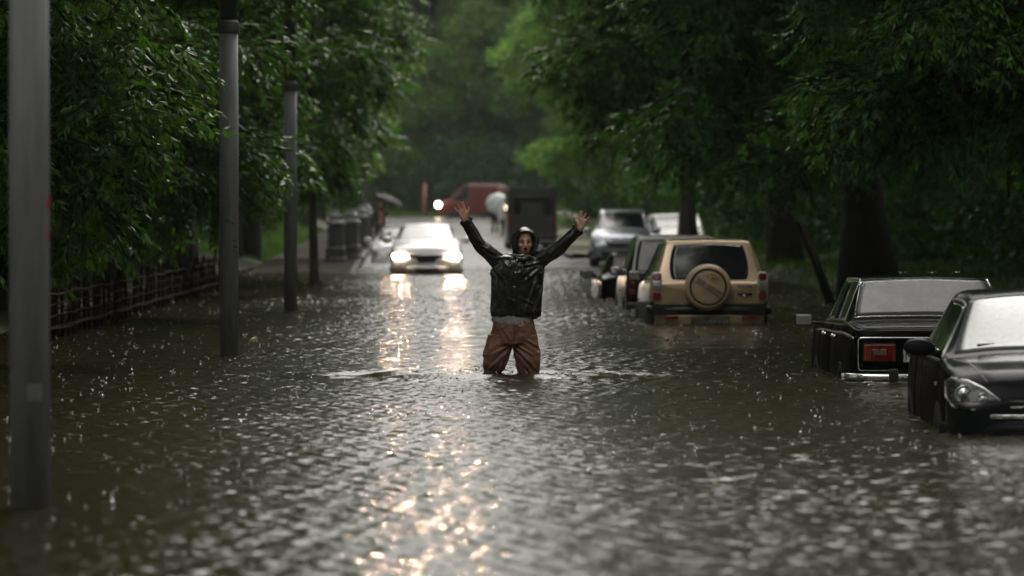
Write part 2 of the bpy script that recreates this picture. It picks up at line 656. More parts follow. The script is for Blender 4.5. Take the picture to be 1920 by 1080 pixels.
# ---- the flood: a real rippled surface with rings where the rain strikes
NW = 60
wr = np.random.default_rng(3)
w_lam = np.exp(wr.uniform(math.log(0.07), math.log(0.30), NW))
w_dir = wr.uniform(0, 2 * math.pi, NW)
w_ph = wr.uniform(0, 2 * math.pi, NW)
w_amp = 0.122 * math.sqrt(2 / NW) * w_lam / (2 * math.pi) * wr.uniform(0.6, 1.4, NW) * np.where(w_lam > 0.6, 0.55, 1.0)
MANX, MANY = 0.97, 39.8


def water_block(xs, ys, rings, gain=1.0):
    X, Y = np.meshgrid(xs.astype(np.float32), ys.astype(np.float32))
    Z = np.zeros_like(X)
    for k in range(NW):
        kx, ky = 2 * math.pi / w_lam[k] * math.cos(w_dir[k]), 2 * math.pi / w_lam[k] * math.sin(w_dir[k])
        Z += w_amp[k] * np.sin(kx * X + ky * Y + w_ph[k]).astype(np.float32)
    # patches of rougher and calmer water
    mod = 0.78 + 0.3 * np.sin(X * 0.7 + 0.5 * np.sin(Y * 0.23)) * np.sin(Y * 0.31 + 1.0) + 0.22 * np.sin(X * 1.9 - Y * 0.17)
    Z *= np.clip(mod, 0.35, 1.5) * (1 + (gain - 1) * np.clip((Y - 48) / 25, 0, 1))
    dx, dy = xs[1] - xs[0], ys[1] - ys[0]
    for (rx, ry, r0, a, lam, wd) in rings:
        ext = r0 + 2.2 * wd
        i0, i1 = np.searchsorted(xs, [rx - ext, rx + ext])
        j0, j1 = np.searchsorted(ys, [ry - ext, ry + ext])
        if i1 - i0 < 3 or j1 - j0 < 2:
            continue
        x = X[j0:j1, i0:i1] - rx
        y = Y[j0:j1, i0:i1] - ry
        r = np.sqrt(x * x + y * y)
        Z[j0:j1, i0:i1] += a * np.cos((r - r0) * 2 * math.pi / lam) * np.exp(-((r - r0) / wd) ** 2)
    # waves pushed out by the wading man
    mk_ = np.exp(-((X - (MANX - 0.5)) / 1.25) ** 4) * np.exp(-((Y - (MANY - 0.15)) / 0.95) ** 4)
    Z = Z * (1 - 0.6 * mk_) + mk_ * 0.026 * np.sin(2 * math.pi * Y / 0.62 + 0.9 * np.sin(1.7 * X) + 0.5 * np.sin(4.3 * X))
    x = X - (MANX - 0.15)
    y = Y - MANY
    r = np.sqrt((x * 0.75) ** 2 + y ** 2)
    en = np.exp(-((r - 0.9) / 0.75) ** 2)
    Z += 0.019 * np.sin(r * 2 * math.pi / 0.62 + 0.6) * en * (r < 3.2)
    return X, Y, Z


def make_rings(x0, x1, y0, y1, per, s):
    n = int((x1 - x0) * (y1 - y0) * per)
    r = np.random.default_rng(11)
    r0 = r.uniform(0.0, 0.16, n) * s
    return np.stack([r.uniform(x0, x1, n), r.uniform(y0, y1, n), r0, 0.0042 * s * np.exp(-r0 * 6 / s) + 0.0008, np.full(n, 0.075 * s), np.full(n, 0.055 * s)], 1)


blocks = []
xa = np.arange(-5.6, 8.4, 0.020)
ya = np.concatenate([np.arange(16.0, 48.0, 0.022)])
blocks.append(water_block(xa, ya, make_rings(-5.5, 8.3, 16.1, 47.9, 13.0, 0.9)))
xb = np.arange(-7.0, 9.0, 0.05)
yb = np.arange(48.0, 122.0, 0.075)
blocks.append(water_block(xb, yb, make_rings(-7, 9, 48.1, 121.8, 2.6, 2.0), 2.8))
Vs, Fs, off = [], [], 0
for X, Y, Z in blocks:
    ny, nx = X.shape
    Vs.append(np.stack([X, Y, Z], -1).reshape(-1, 3))
    I, J = np.meshgrid(np.arange(nx - 1), np.arange(ny - 1))
    a = (J * nx + I).ravel() + off
    Fs.append(np.stack([a, a + 1, a + nx + 1, a + nx], 1))
    off += nx * ny
# calm frame round the two fine blocks
x1a, x2a, y1a, y2a = xa[0], xa[-1], ya[0], ya[-1]
x1b, x2b, y1b, y2b = xb[0], xb[-1], yb[0], yb[-1]
for (p, q, r_, t) in ((-60, 60, -40, y1a), (-60, x1a, y1a, y1b), (x2a, 60, y1a, y1b), (-60, x1b, y1b, y2b), (x2b, 60, y1b, y2b)):
    Vs.append(np.array([(p, r_, 0), (q, r_, 0), (q, t, 0), (p, t, 0)], np.float32))
    Fs.append(np.array([[off, off + 1, off + 2, off + 3]]))
    off += 4
Vw = np.concatenate(Vs)
Fw = np.concatenate(Fs)


def water_mat():
    m = bpy.data.materials.new('muddy_flood_water')
    m.use_nodes = True
    nt = m.node_tree
    b = nt.nodes['Principled BSDF']
    b.inputs['Roughness'].default_value = 0.165
    b.inputs['IOR'].default_value = 1.33
    tc = nt.nodes.new('ShaderNodeTexCoord')
    n1 = nt.nodes.new('ShaderNodeTexNoise')
    n1.inputs['Scale'].default_value = 0.5
    n1.inputs['Detail'].default_value = 3
    nt.links.new(tc.outputs['Object'], n1.inputs['Vector'])
    mx = nt.nodes.new('ShaderNodeMix')
    mx.data_type = 'RGBA'
    mx.inputs['A'].default_value = (0.017, 0.014, 0.005, 1)
    mx.inputs['B'].default_value = (0.026, 0.021, 0.008, 1)
    nt.links.new(n1.outputs['Fac'], mx.inputs['Factor'])
    nt.links.new(mx.outputs['Result'], b.inputs['Base Color'])
    n2 = nt.nodes.new('ShaderNodeTexNoise')
    n2.inputs['Scale'].default_value = 26
    n2.inputs['Detail'].default_value = 5
    nt.links.new(tc.outputs['Object'], n2.inputs['Vector'])
    bp = nt.nodes.new('ShaderNodeBump')
    bp.inputs['Distance'].default_value = 0.005
    bp.inputs['Strength'].default_value = 0.8
    nt.links.new(n2.outputs['Fac'], bp.inputs['Height'])
    nt.links.new(bp.outputs[0], b.inputs['Normal'])
    return m


M['water'] = water_mat()
water = tag(mk('water', Vw, Fw, M['water']), kind='structure')
del Vw, Fw, Vs, Fs, blocks

# ---- rain splashes standing on the water: crowns and thrown droplets
M['splash'] = mat('splash_water', (0.36, 0.36, 0.35), 0.15, spec=0.8, coat=1.0)
oct_v = np.array([(1, 0, 0), (0, 1, 0), (-1, 0, 0), (0, -1, 0), (0, 0, 1.3), (0, 0, -1)], float)
oct_f = np.array([(0, 1, 4), (1, 2, 4), (2, 3, 4), (3, 0, 4), (1, 0, 5), (2, 1, 5), (3, 2, 5), (0, 3, 5)])


def splashes(n, x0, x1, y0, y1, seed, size=1.0):
    r = np.random.default_rng(seed)
    c = []
    rad = []
    for _ in range(n):
        Y = y0 + (y1 - y0) * r.random() ** 1.1
        X = x0 + (x1 - x0) * r.random()
        k = size * float(np.exp(r.normal(-0.12, 0.5)))
        c.append((X, Y, 0.006 * k))
        rad.append((0.011 * k, 0.011 * k, 0.010 * k))
        for _ in range(int(r.integers(1, 5))):
            a = r.uniform(0, 6.28)
            d = r.uniform(0.005, 0.028) * k
            h = r.uniform(0.008, 0.04) * k
            c.append((X + d * math.cos(a), Y + d * math.sin(a), h))
            q = r.uniform(0.0025, 0.0075) * k
            rad.append((q, q, q * r.uniform(1, 1.6)))
    return np.array(c), np.array(rad)


ca, ra = splashes(3600, -5.4, 8.2, 17.5, 62, 5, 0.46)
cb, rb = splashes(1600, -6.0, 8.5, 62, 118, 6, 0.75)
cc, rc = splashes(160, MANX - 0.75, MANX + 0.55, 39.2, 40.3, 8, 0.7)
# broken foam thrown out sideways by his legs
fr0 = np.random.default_rng(77)
cd, rd = [], []
for _ in range(420):
    s_ = fr0.choice([-1, 1], p=[0.68, 0.32])
    ext_ = 0.9 if s_ < 0 else 0.6
    x_ = MANX - 0.18 * (s_ < 0) + 0.12 * (s_ > 0) + s_ * ext_ * fr0.random() ** 1.3
    y_ = MANY - 0.1 + fr0.normal(0, 0.25) + 0.55 * fr0.choice([-1, 0.1, 1]) * (1 - abs(x_ - MANX) / 2.2) * fr0.uniform(0.7, 1)
    k_ = float(np.exp(fr0.normal(0, 0.4)))
    cd.append((x_, y_, 0.008))
    rd.append((0.008 * k_, 0.014 * k_, 0.004 * k_))
cd, rd = np.array(cd), np.array(rd)
C_ = np.concatenate([ca, cb, cc, cd])
R_ = np.concatenate([ra, rb, rc, rd])
V = (C_[:, None, :] + oct_v[None] * R_[:, None, :]).reshape(-1, 3)
F = (oct_f[None] + (np.arange(len(C_)) * 6)[:, None, None]).reshape(-1, 3)
tag(mk('rain_splashes', V, F, M['splash']), 'small pale splashes of rain drops all over the flood water', 'rain splashes', kind='stuff')

# ------------------------------------------------------------------ street poles
def pole(px, Y, top, label, marks, dia=0.205, two=True):
    x = (px - 770) * Y / 8000
    root = empty('street_pole', (x, Y, -0.42), label, 'street pole', group='grey poles along the left pavement')
    h = 0.42
    g = G()
    g.lathe([(dia / 2, 0), (dia / 2, 1.9 + h), (dia / 2 - 0.003, 3.5 + h)], n=32)
    g.build('shaft', [M['pole']], root)
    g = G()
    g.lathe([(dia / 2 + 0.002, 3.44 + h), (dia / 2 + 0.014, 3.45 + h), (dia / 2 + 0.014, 3.54 + h), (dia / 2 - 0.01, 3.58 + h), (0.07, 3.60 + h)], n=32)
    g.build('collar', [M['pole_dark']], root, auto=35)
    g = G()
    g.lathe([(0.092, 3.55 + h), (0.075, 8.6 + h)], n=20)
    g.tube([(0, 0, 8.55 + h), (0.2, 0, 9.0 + h), (0.8, 0, 9.2 + h), (1.5, 0, 9.2 + h)], 0.035, 8)
    g.build('upper_shaft', [M['pole_dark']], root)
    g = G()
    g.box((1.75, 0, 9.2 + h), (0.6, 0.24, 0.12), 0.05)
    g.build('lamp_head', [M['pole_dark']], root)
    for kind, ang, z, wd, hh, seed in marks:
        # flakes of paint and pen marks lying on the shaft
        g = G()
        r = random.Random(seed)
        if kind == 'sticker':
            g.panel(rrect(-wd / 2, wd / 2, -hh / 2, hh / 2, 0.008), lambda u, v, d: ((dia / 2 + 0.001 + d) * math.cos(ang + u / (dia / 2)), (dia / 2 + 0.001 + d) * math.sin(ang + u / (dia / 2)), z + h + v), 0.0012, 0.0004, ns=3)
            g.build('faded_sticker', [mat('faded_sticker', (0.13, 0.13, 0.13), 0.6, var=(0.18, 0.18, 0.18), vscale=30)], root)
        elif kind == 'paint_mark':
            pts = []
            n = 12
            for k in range(n):
                a = 2 * math.pi * k / n
                pts.append((math.cos(a) * wd * r.uniform(0.35, 0.6), math.sin(a) * hh * r.uniform(0.4, 0.6)))
            g.panel(pts, lambda u, v, d: ((dia / 2 + 0.0015 + d) * math.cos(ang + u / (dia / 2)), (dia / 2 + 0.0015 + d) * math.sin(ang + u / (dia / 2)), z + h + v), 0.001, 0.0003, ns=2)
            g.build('paint_mark', [M['red_paint']], root)
        else:
            for k in range(int(hh / 0.045) + 1):
                zz = z - k * 0.06
                P = []
                for q in range(7):
                    u, v = -wd / 2 + wd * q / 6 + r.uniform(-0.008, 0.008), r.uniform(-0.024, 0.024)
                    P.append(((dia / 2 + 0.002) * math.cos(ang + u / (dia / 2)), (dia / 2 + 0.002) * math.sin(ang + u / (dia / 2)), zz + h + v))
                g = G()
                g.tube(P, 0.0045, 4)
                g.build('graffiti', [M['ink']], root)
    return root


FR = -math.pi / 2
pole(57, 21.9, 0, 'nearest and widest grey pole with a red paint mark, at the left edge', [('sticker', FR + 0.35, 1.5 - 332 / 365, 0.085, 0.09, 6), ('paint_mark', FR + 1.3, 1.5 + 22 / 365, 0.03, 0.08, 1), ('paint_mark', FR + 1.35, 1.5 - 40 / 365, 0.02, 0.05, 4)])
pole(430, 45.7, 0, 'second grey pole from the left, with black scribbles and a collar near its top',
     [('paint_mark', FR + 1.25, 1.5 + 2 / 175, 0.03, 0.05, 2), ('graffiti', FR + 0.75, 1.5 - 48 / 175, 0.05, 0.16, 3), ('graffiti', FR + 0.1, 1.5 - 14 / 175, 0.1, 0.03, 5)])
pole(545, 66.7, 0, 'third grey pole from the left, slim and half hidden by leaves at its top', [])


def ornate_lamp(px, Y, label):
    x = (px - 770) * Y / 8000
    z0 = float(road_z(Y)) + 0.10
    root = empty('ornate_street_lamp', (x, Y, z0), label, 'street lamp', group='old lamp posts with heavy cast bases')
    g = G()
    g.lathe([(0.33, 0), (0.33, 0.12), (0.30, 0.16), (0.29, 0.42), (0.26, 0.46), (0.235, 0.9), (0.225, 1.05), (0.20, 1.1)], n=8)
    g.build('base', [M['pole_dark']], root, auto=30)
    g = G()
    g.lathe([(0.27, 1.09), (0.29, 1.12), (0.29, 1.17), (0.24, 1.2), (0.20, 1.24), (0.22, 1.30), (0.22, 1.36), (0.15, 1.42), (0.12, 1.55)], n=16)
    g.build('base_cap', [M['pole']], root, auto=30)
    g = G()
    g.lathe([(0.12, 1.5), (0.10, 1.62), (0.085, 3.2), (0.10, 3.25), (0.10, 3.32), (0.08, 3.36), (0.07, 6.2)], n=16)
    g.build('shaft', [M['pole_dark']], root)
    g = G()
    g.lathe([(0.1, 6.15), (0.2, 6.3), (0.24, 6.6), (0.2, 6.85), (0.05, 7.0)], n=16)
    g.build('lamp_globe', [M['lamp_clear']], root)
    return root


ornate_lamp(630, 122.5, 'dark lamp post with a heavy cast base, nearest of its row on the left')
ornate_lamp(659, 127, 'slimmer looking dark lamp post directly right of the nearest cast base')
ornate_lamp(677, 150, 'grey lamp post with a stepped base behind the two dark ones')
ornate_lamp(688, 172, 'pale blurred lamp post beside the pedestrian with the grey umbrella')

# ------------------------------------------------------------------ wattle fence
fe = empty('wattle_fence', (-4.35, 50, 0.02), 'low dark woven wooden fence along the left bank of the flood', 'fence')
fr = np.random.default_rng(21)
post0 = None
ny = 0
n_posts = 74
for k in range(n_posts):
    Y = k * 0.52
    hgt = 0.62 + fr.uniform(-0.07, 0.09)
    if post0 is None or k < 3:
        g = G()
        g.tube([(0, 0, -0.25), (0.004, 0.003, 0.3), (0, 0.004, 0.6), (0, 0, 0.64)], [0.028, 0.026, 0.024, 0.012], 7)
        o = g.build('post', [M['wood_old']], fe)
        post0 = o
    else:
        o = post0.copy()
        COL.objects.link(o)
        o.parent = fe
    o.location = (0.45 * Y / 38 + 0.03 * math.sin(k), Y, 0)
    o.rotation_euler = (fr.normal(0, 0.05), fr.normal(0, 0.05), fr.uniform(0, 6))
    o.scale = (1, 1, hgt / 0.62)
g = G()
for q in range(6):
    z = 0.05 + q * 0.07
    P = []
    for k in range(n_posts * 2):
        Y = k * 0.26
        s = 1 if ((k // 1 + q) % 2) else -1
        P.append((0.45 * Y / 38 + 0.03 * math.sin(k / 2) + 0.034 * s * (1 if k % 2 == 0 else 0.0), Y, z + 0.006 * math.sin(k * 1.3 + q)))
    g.tube(P, 0.011, 5)
g.build('woven_withies', [M['wood_old']], fe)
g = G()
P = [(0.45 * (k * 0.5) / 38 + 0.03, k * 0.5, 0.52 + 0.012 * math.sin(k * 0.9)) for k in range(78)]
g.tube(P, 0.022, 6)
P = [(0.45 * (k * 0.5) / 38 + 0.03, k * 0.5, 0.1 + 0.012 * math.sin(k * 0.7)) for k in range(78)]
g.tube(P, 0.018, 6)
g.build('rail', [mat('pale_rail', (0.035, 0.022, 0.015), 0.9, spec=0.1, var=(0.025, 0.016, 0.011), vscale=4)], fe)

# ------------------------------------------------------------------ small things standing about
g = G()
g.tube([(0, 0, -0.2), (0, 0, 1.0), (0.02, 0, 2.12)], [0.14, 0.13, 0.12], 12)
o = g.build('wooden_post', [M['wood_orange']])
o.location = (W(796, 0, 285)[0], 285, float(ground_z(0.9, 285)) + 0.12)
tag(o, 'thick orange brown wooden post standing beyond the white saloon car', 'post')

# litter floating by the second pole
g = G()
V = [(-0.055, 0, 0.012), (-0.02, -0.03, 0.03), (0.02, -0.02, 0.045), (0.045, 0, 0.06), (0.05, 0.03, 0.02), (0.0, 0.04, 0.035), (-0.04, 0.03, 0.015), (0.0, 0.0, 0.055), (-0.05, 0, -0.01), (0.0, -0.035, -0.01), (0.05, 0.0, -0.01), (0, 0.045, -0.01)]
g.add(V, [[0, 1, 7], [1, 2, 7], [2, 3, 7], [3, 4, 7], [4, 5, 7], [5, 6, 7], [6, 0, 7], [0, 8, 9, 1], [1, 9, 10, 2], [2, 10, 3], [3, 10, 4], [4, 10, 11, 5], [5, 11, 6], [6, 11, 8, 0], [8, 11, 10, 9]])
o = g.build('litter', [mat('pale_litter', (0.70, 0.66, 0.45), 0.5)], None, smooth=False)
o.location = (W(475, 640, 50.5)[0], 50.5, 0.0)
tag(o, 'crumpled pale yellow scrap floating beside the second pole', 'litter')

# a fallen leaf on the water
g = G()
g.add([(-0.03, 0, 0.012), (0, -0.02, 0.016), (0.035, 0, 0.022), (0, 0.02, 0.02), (0, 0, 0.01)], [[0, 1, 4], [1, 2, 4], [2, 3, 4], [3, 0, 4]])
g.add([(-0.03, 0, 0.002), (0, -0.02, 0.002), (0.035, 0, 0.002), (0, 0.02, 0.002)], [[0, 3, 2, 1]])
o = g.build('fallen_leaf', [mat('yellow_leaf', (0.30, 0.34, 0.04), 0.4)])
o.location = (W(1340, 910, 23.7)[0], 23.7, 0.006)
tag(o, 'yellow green leaf floating on the open water in the foreground', 'leaf')

# splintered leaning timber on the right
bt = empty('broken_branch', (7.55, 71.5, 0.1), 'leaning broken branch with orange split wood beside the forked tree trunk', 'branch')
a = Vector((W(1497, 415, 71.5)[0] - 7.55, 0, W(1497, 415, 71.5)[2] - 0.1))
b_ = Vector((W(1563, 560, 71.5)[0] - 7.55, 0, -0.15))
g = G()
g.tube([b_, b_.lerp(a, 0.5) + Vector((0.02, 0, 0)), a], [0.085, 0.07, 0.05], 10)
g.build('bark', [M['bark']], bt)
g = G()
p0, p1 = a + Vector((0.015, -0.05, 0.03)), b_.lerp(a, 0.42) + Vector((0.03, -0.062, 0))
g.tube([p0, p0.lerp(p1, 0.3), p0.lerp(p1, 0.7), p1], [0.008, 0.03, 0.026, 0.006], 6)
g.build('split_wood', [M['wood_orange']], bt)

# red and white marker post
mx_, my_, mz_ = W(1217, 450, 132)
mr_ = empty('marker_post', (mx_, my_, float(road_z(132))), 'red and white striped marker post in front of the white van', 'marker post')
for k, (z0, z1, mm) in enumerate(((0, 0.35, 'white_paint'), (0.35, 0.78, 'white_paint'), (0.78, 1.0, 'lamp_red'), (1.0, 1.18, 'white_paint'))):
    g = G()
    rr = 0.07 if k < 1 else 0.085
    g.lathe([(rr, z0), (rr, z1 - 0.01), (rr * 0.95, z1)] if k < 3 else [(0.085, z0), (0.09, z0 + 0.1), (0.05, z1)], n=16)
    g.build('band' if k else 'foot', [M[mm]], mr_)

# ------------------------------------------------------------------ cars
def herm(t, c):
    h00, h10, h01, h11 = 2 * t**3 - 3 * t**2 + 1, t**3 - 2 * t**2 + t, -2 * t**3 + 3 * t**2, t**3 - t**2
    return [-c * h10, h00 - c * h11, h01 + c * h10, c * h11]


class Shell:
    """car body skin: stations along y, a half profile of nine points each, mirrored.
    station = (y, w, belt, xg, zg, xr, zr, zc [, zsill])"""

    def __init__(s, st, cu=0.30, cv=0.26):
        P = []
        for q in st:
            y, w, belt, xg, zg, xr, zr, zc = q[:8]
            zs = q[8] if len(q) > 8 else 0.2
            P.append([(w - 0.14, y, zs), (w - 0.03, y, zs + 0.03), (w - 0.004, y, zs + (belt - zs) * 0.33), (w, y, zs + (belt - zs) * 0.68),
                      (w - 0.022, y, belt - 0.015), (xg, y, zg), (xr, y, zr), (xr * 0.6, y, zr + (zc - zr) * 0.72), (0, y, zc)])
        s.P = np.array(P, float)
        s.cu, s.cv = cu, cv
        s.nu, s.nv = s.P.shape[:2]

    def ev(s, u, v):
        u = np.clip(np.asarray(u, float), 0, s.nu - 1)
        v = np.asarray(v, float)
        sg = np.where(v > 8, -1.0, 1.0)
        v = np.clip(np.where(v > 8, 16 - v, v), 0, s.nv - 1)
        iu = np.clip(np.floor(u).astype(int), 0, s.nu - 2)
        iv = np.clip(np.floor(v).astype(int), 0, s.nv - 2)
        wu, wv = herm(u - iu, s.cu), herm(v - iv, s.cv)
        out = 0
        for a in range(4):
            ia = np.clip(iu + a - 1, 0, s.nu - 1)
            for b in range(4):
                ib = iv + b - 1
                # mirror across the centre line
                mir = ib > 8
                ibb = np.clip(np.where(mir, 16 - ib, ib), 0, 8)
                p = s.P[ia, ibb].copy()
                p[..., 0] *= np.where(mir, -1, 1)
                out = out + p * (wu[a] * wv[b])[..., None]
        out[..., 0] *= sg
        return out

    def nrm(s, u, v):
        e = 0.02
        du = s.ev(np.clip(u + e, 0, s.nu - 1), v) - s.ev(np.clip(u - e, 0, s.nu - 1), v)
        dv = s.ev(u, v + e) - s.ev(u, v - e)
        n = np.cross(dv, du)
        # x>0 side: v runs up the side, u forward: flip to point outward
        l = np.linalg.norm(n, axis=-1, keepdims=True)
        n = n / np.maximum(l, 1e-9)
        p = s.ev(u, v)
        c = np.array([0, 0, 0.7])
        ref = p - c
        ref[..., 1] = 0
        sgn = np.sign((n * ref).sum(-1, keepdims=True))
        return n * np.where(sgn == 0, 1, sgn)

    def body(s, mats, parent, su=6, sv=5, name='body'):
        us = np.linspace(0, s.nu - 1, (s.nu - 1) * su + 1)
        vs = np.linspace(0, 16, 16 * sv + 1)
        U, V_ = np.meshgrid(us, vs, indexing='ij')
        V = s.ev(U, V_)
        n, m_ = V.shape[:2]
        VV = V.reshape(-1, 3).tolist()
        F = []
        for i in range(n - 1):
            for j in range(m_ - 1):
                F.append([i * m_ + j, i * m_ + j + 1, (i + 1) * m_ + j + 1, (i + 1) * m_ + j])
            F.append([i * m_, (i + 1) * m_, (i + 1) * m_ + m_ - 1, i * m_ + m_ - 1])   # underside
        for end, flip in ((0, 0), (n - 1, 1)):
            base = list(range(end * m_, end * m_ + m_))
            c = V[end].mean(0)
            sgn = -1 if end == 0 else 1
            prev = base
            for q, bulge in ((0.97, 0.018), (0.85, 0.03), (0.5, 0.042), (0.2, 0.045)):
                st = len(VV)
                for j in range(m_):
                    p = c + (V[end, j] - c) * q
                    p[1] = V[end, j][1] + sgn * bulge
                    VV.append(p.tolist())
                cur = list(range(st, st + m_))
                for j in range(m_):
                    j2 = (j + 1) % m_
                    f = [prev[j], prev[j2], cur[j2], cur[j]]
                    F.append(f if flip else f[::-1])
                prev = cur
            F.append(prev if flip else prev[::-1])
        o = mk(name, VV, F, mats, parent)
        bm = bmesh.new()
        bm.from_mesh(o.data)
        bmesh.ops.recalc_face_normals(bm, faces=bm.faces[:])
        bm.to_mesh(o.data)
        bm.free()
        return o

    def patch(s, g, cn, off=0.004, n=12, rnd=0.22, m=0, thick=None):
        """rounded patch of the skin between four (u, v) corners, lifted by off"""
        a = np.linspace(-1, 1, n + 1)
        A, B = np.meshgrid(a, a, indexing='ij')
        X = A * np.sqrt(1 - rnd * B * B / 2) if rnd else A
        Y = B * np.sqrt(1 - rnd * A * A / 2) if rnd else B
        X, Y = (X + 1) / 2, (Y + 1) / 2
        c = np.array(cn, float)
        UV = (c[0] * ((1 - X) * (1 - Y))[..., None] + c[1] * (X * (1 - Y))[..., None] + c[2] * (X * Y)[..., None] + c[3] * ((1 - X) * Y)[..., None])
        u, v = UV[..., 0], UV[..., 1]
        N = s.nrm(u, v)
        P = s.ev(u, v)
        top = P + N * off
        bot = P - N * 0.012
        k = n + 1
        V = np.concatenate([top.reshape(-1, 3), bot.reshape(-1, 3)])
        F = []
        # orientation test
        e1 = top[1, 0] - top[0, 0]
        e2 = top[0, 1] - top[0, 0]
        good = np.dot(np.cross(e1, e2), N[0, 0]) > 0
        for i in range(n):
            for j in range(n):
                f = [i * k + j, (i + 1) * k + j, (i + 1) * k + j + 1, i * k + j + 1]
                F.append(f if good else f[::-1])
        rim = [j for j in range(k)] + [i * k + n for i in range(1, k)] + [n * k + j for j in range(n - 1, -1, -1)] + [i * k for i in range(n - 1, 0, -1)]
        for q in range(len(rim)):
            a_, b_ = rim[q], rim[(q + 1) % len(rim)]
            f = [a_, b_, b_ + k * k, a_ + k * k]
            F.append(f if good else f[::-1])
        g.add(V, F, m)
        return g


def surf_y(sh, u0, u1, v0, v1):
    """how far forward the skin lies at (|x|, z)"""
    U, V_ = np.meshgrid(np.linspace(u0, u1, 60), np.linspace(v0, v1, 60))
    P = sh.ev(U, V_).reshape(-1, 3)

    def f(x, z):
        d = (P[:, 0] - x) ** 2 + (P[:, 2] - z) ** 2
        i = np.argsort(d)[:12]
        w = 1 / (d[i] + 1e-5)
        return float((P[i, 1] * w).sum() / w.sum())
    return f


def clear_mat():
    m = bpy.data.materials.new('lens_cover')
    m.use_nodes = True
    nt = m.node_tree
    b = nt.nodes['Principled BSDF']
    b.inputs['Base Color'].default_value = (0.1, 0.1, 0.105, 1)
    b.inputs['Roughness'].default_value = 0.06
    b.inputs['Coat Weight'].default_value = 0.8
    b.inputs['Alpha'].default_value = 0.28
    return m


M['lens_cover'] = clear_mat()


def sides(cn):
    """the same corners on the other side"""
    return [(u, 16 - v) for u, v in cn]


def wheel(root, x, y, z=0.31, r=0.31, w=0.19, side=1, hub='steel'):
    g = G()
    g.lathe([(r * 0.62, -w / 2), (r * 0.93, -w / 2), (r, -w / 2 + 0.03), (r, w / 2 - 0.03), (r * 0.93, w / 2), (r * 0.64, w / 2), (r * 0.6, w / 2 - 0.03)], axis='x', n=28)
    t = g.build('wheel', [M['rubber']], root)
    t.location = (x, y, z)
    g = G()
    g.lathe([(r * 0.62, side * (w / 2 - 0.035)), (r * 0.55, side * (w / 2 - 0.012)), (r * 0.18, side * (w / 2 - 0.03)), (r * 0.14, side * (w / 2 - 0.008)), (0.0, side * (w / 2 - 0.006))], axis='x', n=24)
    for k in range(5):
        a = 2 * math.pi * k / 5
        g.box((side * (w / 2 - 0.02), math.cos(a) * r * 0.36, math.sin(a) * r * 0.36), (0.02, 0.05, r * 0.44), 0.006, rot=(a - math.pi / 2, 0, 0))
    h = g.build('rim', [M[hub]], t)
    return t


def arch(sh, g, y, z=0.33, r=0.37, side=1, m=0):
    """dark wheel opening laid on the flank"""
    n = 20
    V = []
    xo = None
    for k in range(n + 1):
        a = math.pi * k / n
        for q, rr in ((0, r), (1, r * 0.3)):
            yy, zz = y + math.cos(a) * rr, z + math.sin(a) * rr
            # flank x at that height
            u = np.interp(yy, sh.P[:, 0, 1], np.arange(sh.nu))
            vs = np.linspace(0.8, 4.2, 30)
            pts = sh.ev(np.full(30, u), vs)
            x = np.interp(zz, pts[:, 2], pts[:, 0])
            V.append((side * (x + 0.004), yy, zz))
    xb = V[-1][0]
    V2 = [(v[0], v[1], v[2]) for v in V]
    F = []
    for k in range(n):
        f = [2 * k, 2 * k + 2, 2 * k + 3, 2 * k + 1]
        F.append(f if side > 0 else f[::-1])
    # down to the sill
    b0 = len(V2)
    V2 += [(V[0][0], y + r, 0.12), (V[-2][0], y - r, 0.12), (V[0][0], y + r * 0.3, 0.12), (V[-2][0], y - r * 0.3, 0.12)]
    F += [[b0, 0, 1, b0 + 2], [b0 + 3, 2 * n + 1, 2 * n, b0 + 1], [b0 + 2, 1, 2 * n + 1, b0 + 3]]
    g.add(V2, F, m)


def mirror(root, x, y, z, side, paint, glass_to=-1, w=0.19, h=0.13):
    """door mirror; glass_to: -1 the glass looks to the rear of the car"""
    g = G()
    g.ball((x + side * w * 0.5, y, z), 1.0, (w * 0.55, 0.075, h * 0.55), 18, 12)
    g.tube([(x - side * 0.05, y, z - 0.05), (x + side * 0.06, y, z - 0.03)], [0.03, 0.022], 8)
    o = g.build('mirror', [paint], root)
    g = G()
    g.panel(rrect(x + side * w * 0.5 - w * 0.42, x + side * w * 0.5 + w * 0.42, z - h * 0.4, z + h * 0.4, 0.03), lambda a, b, d: (a, y + glass_to * (0.062 + d), b), 0.012, 0.004)
    g.build('mirror_glass', [M['reflector']], o)
    return o


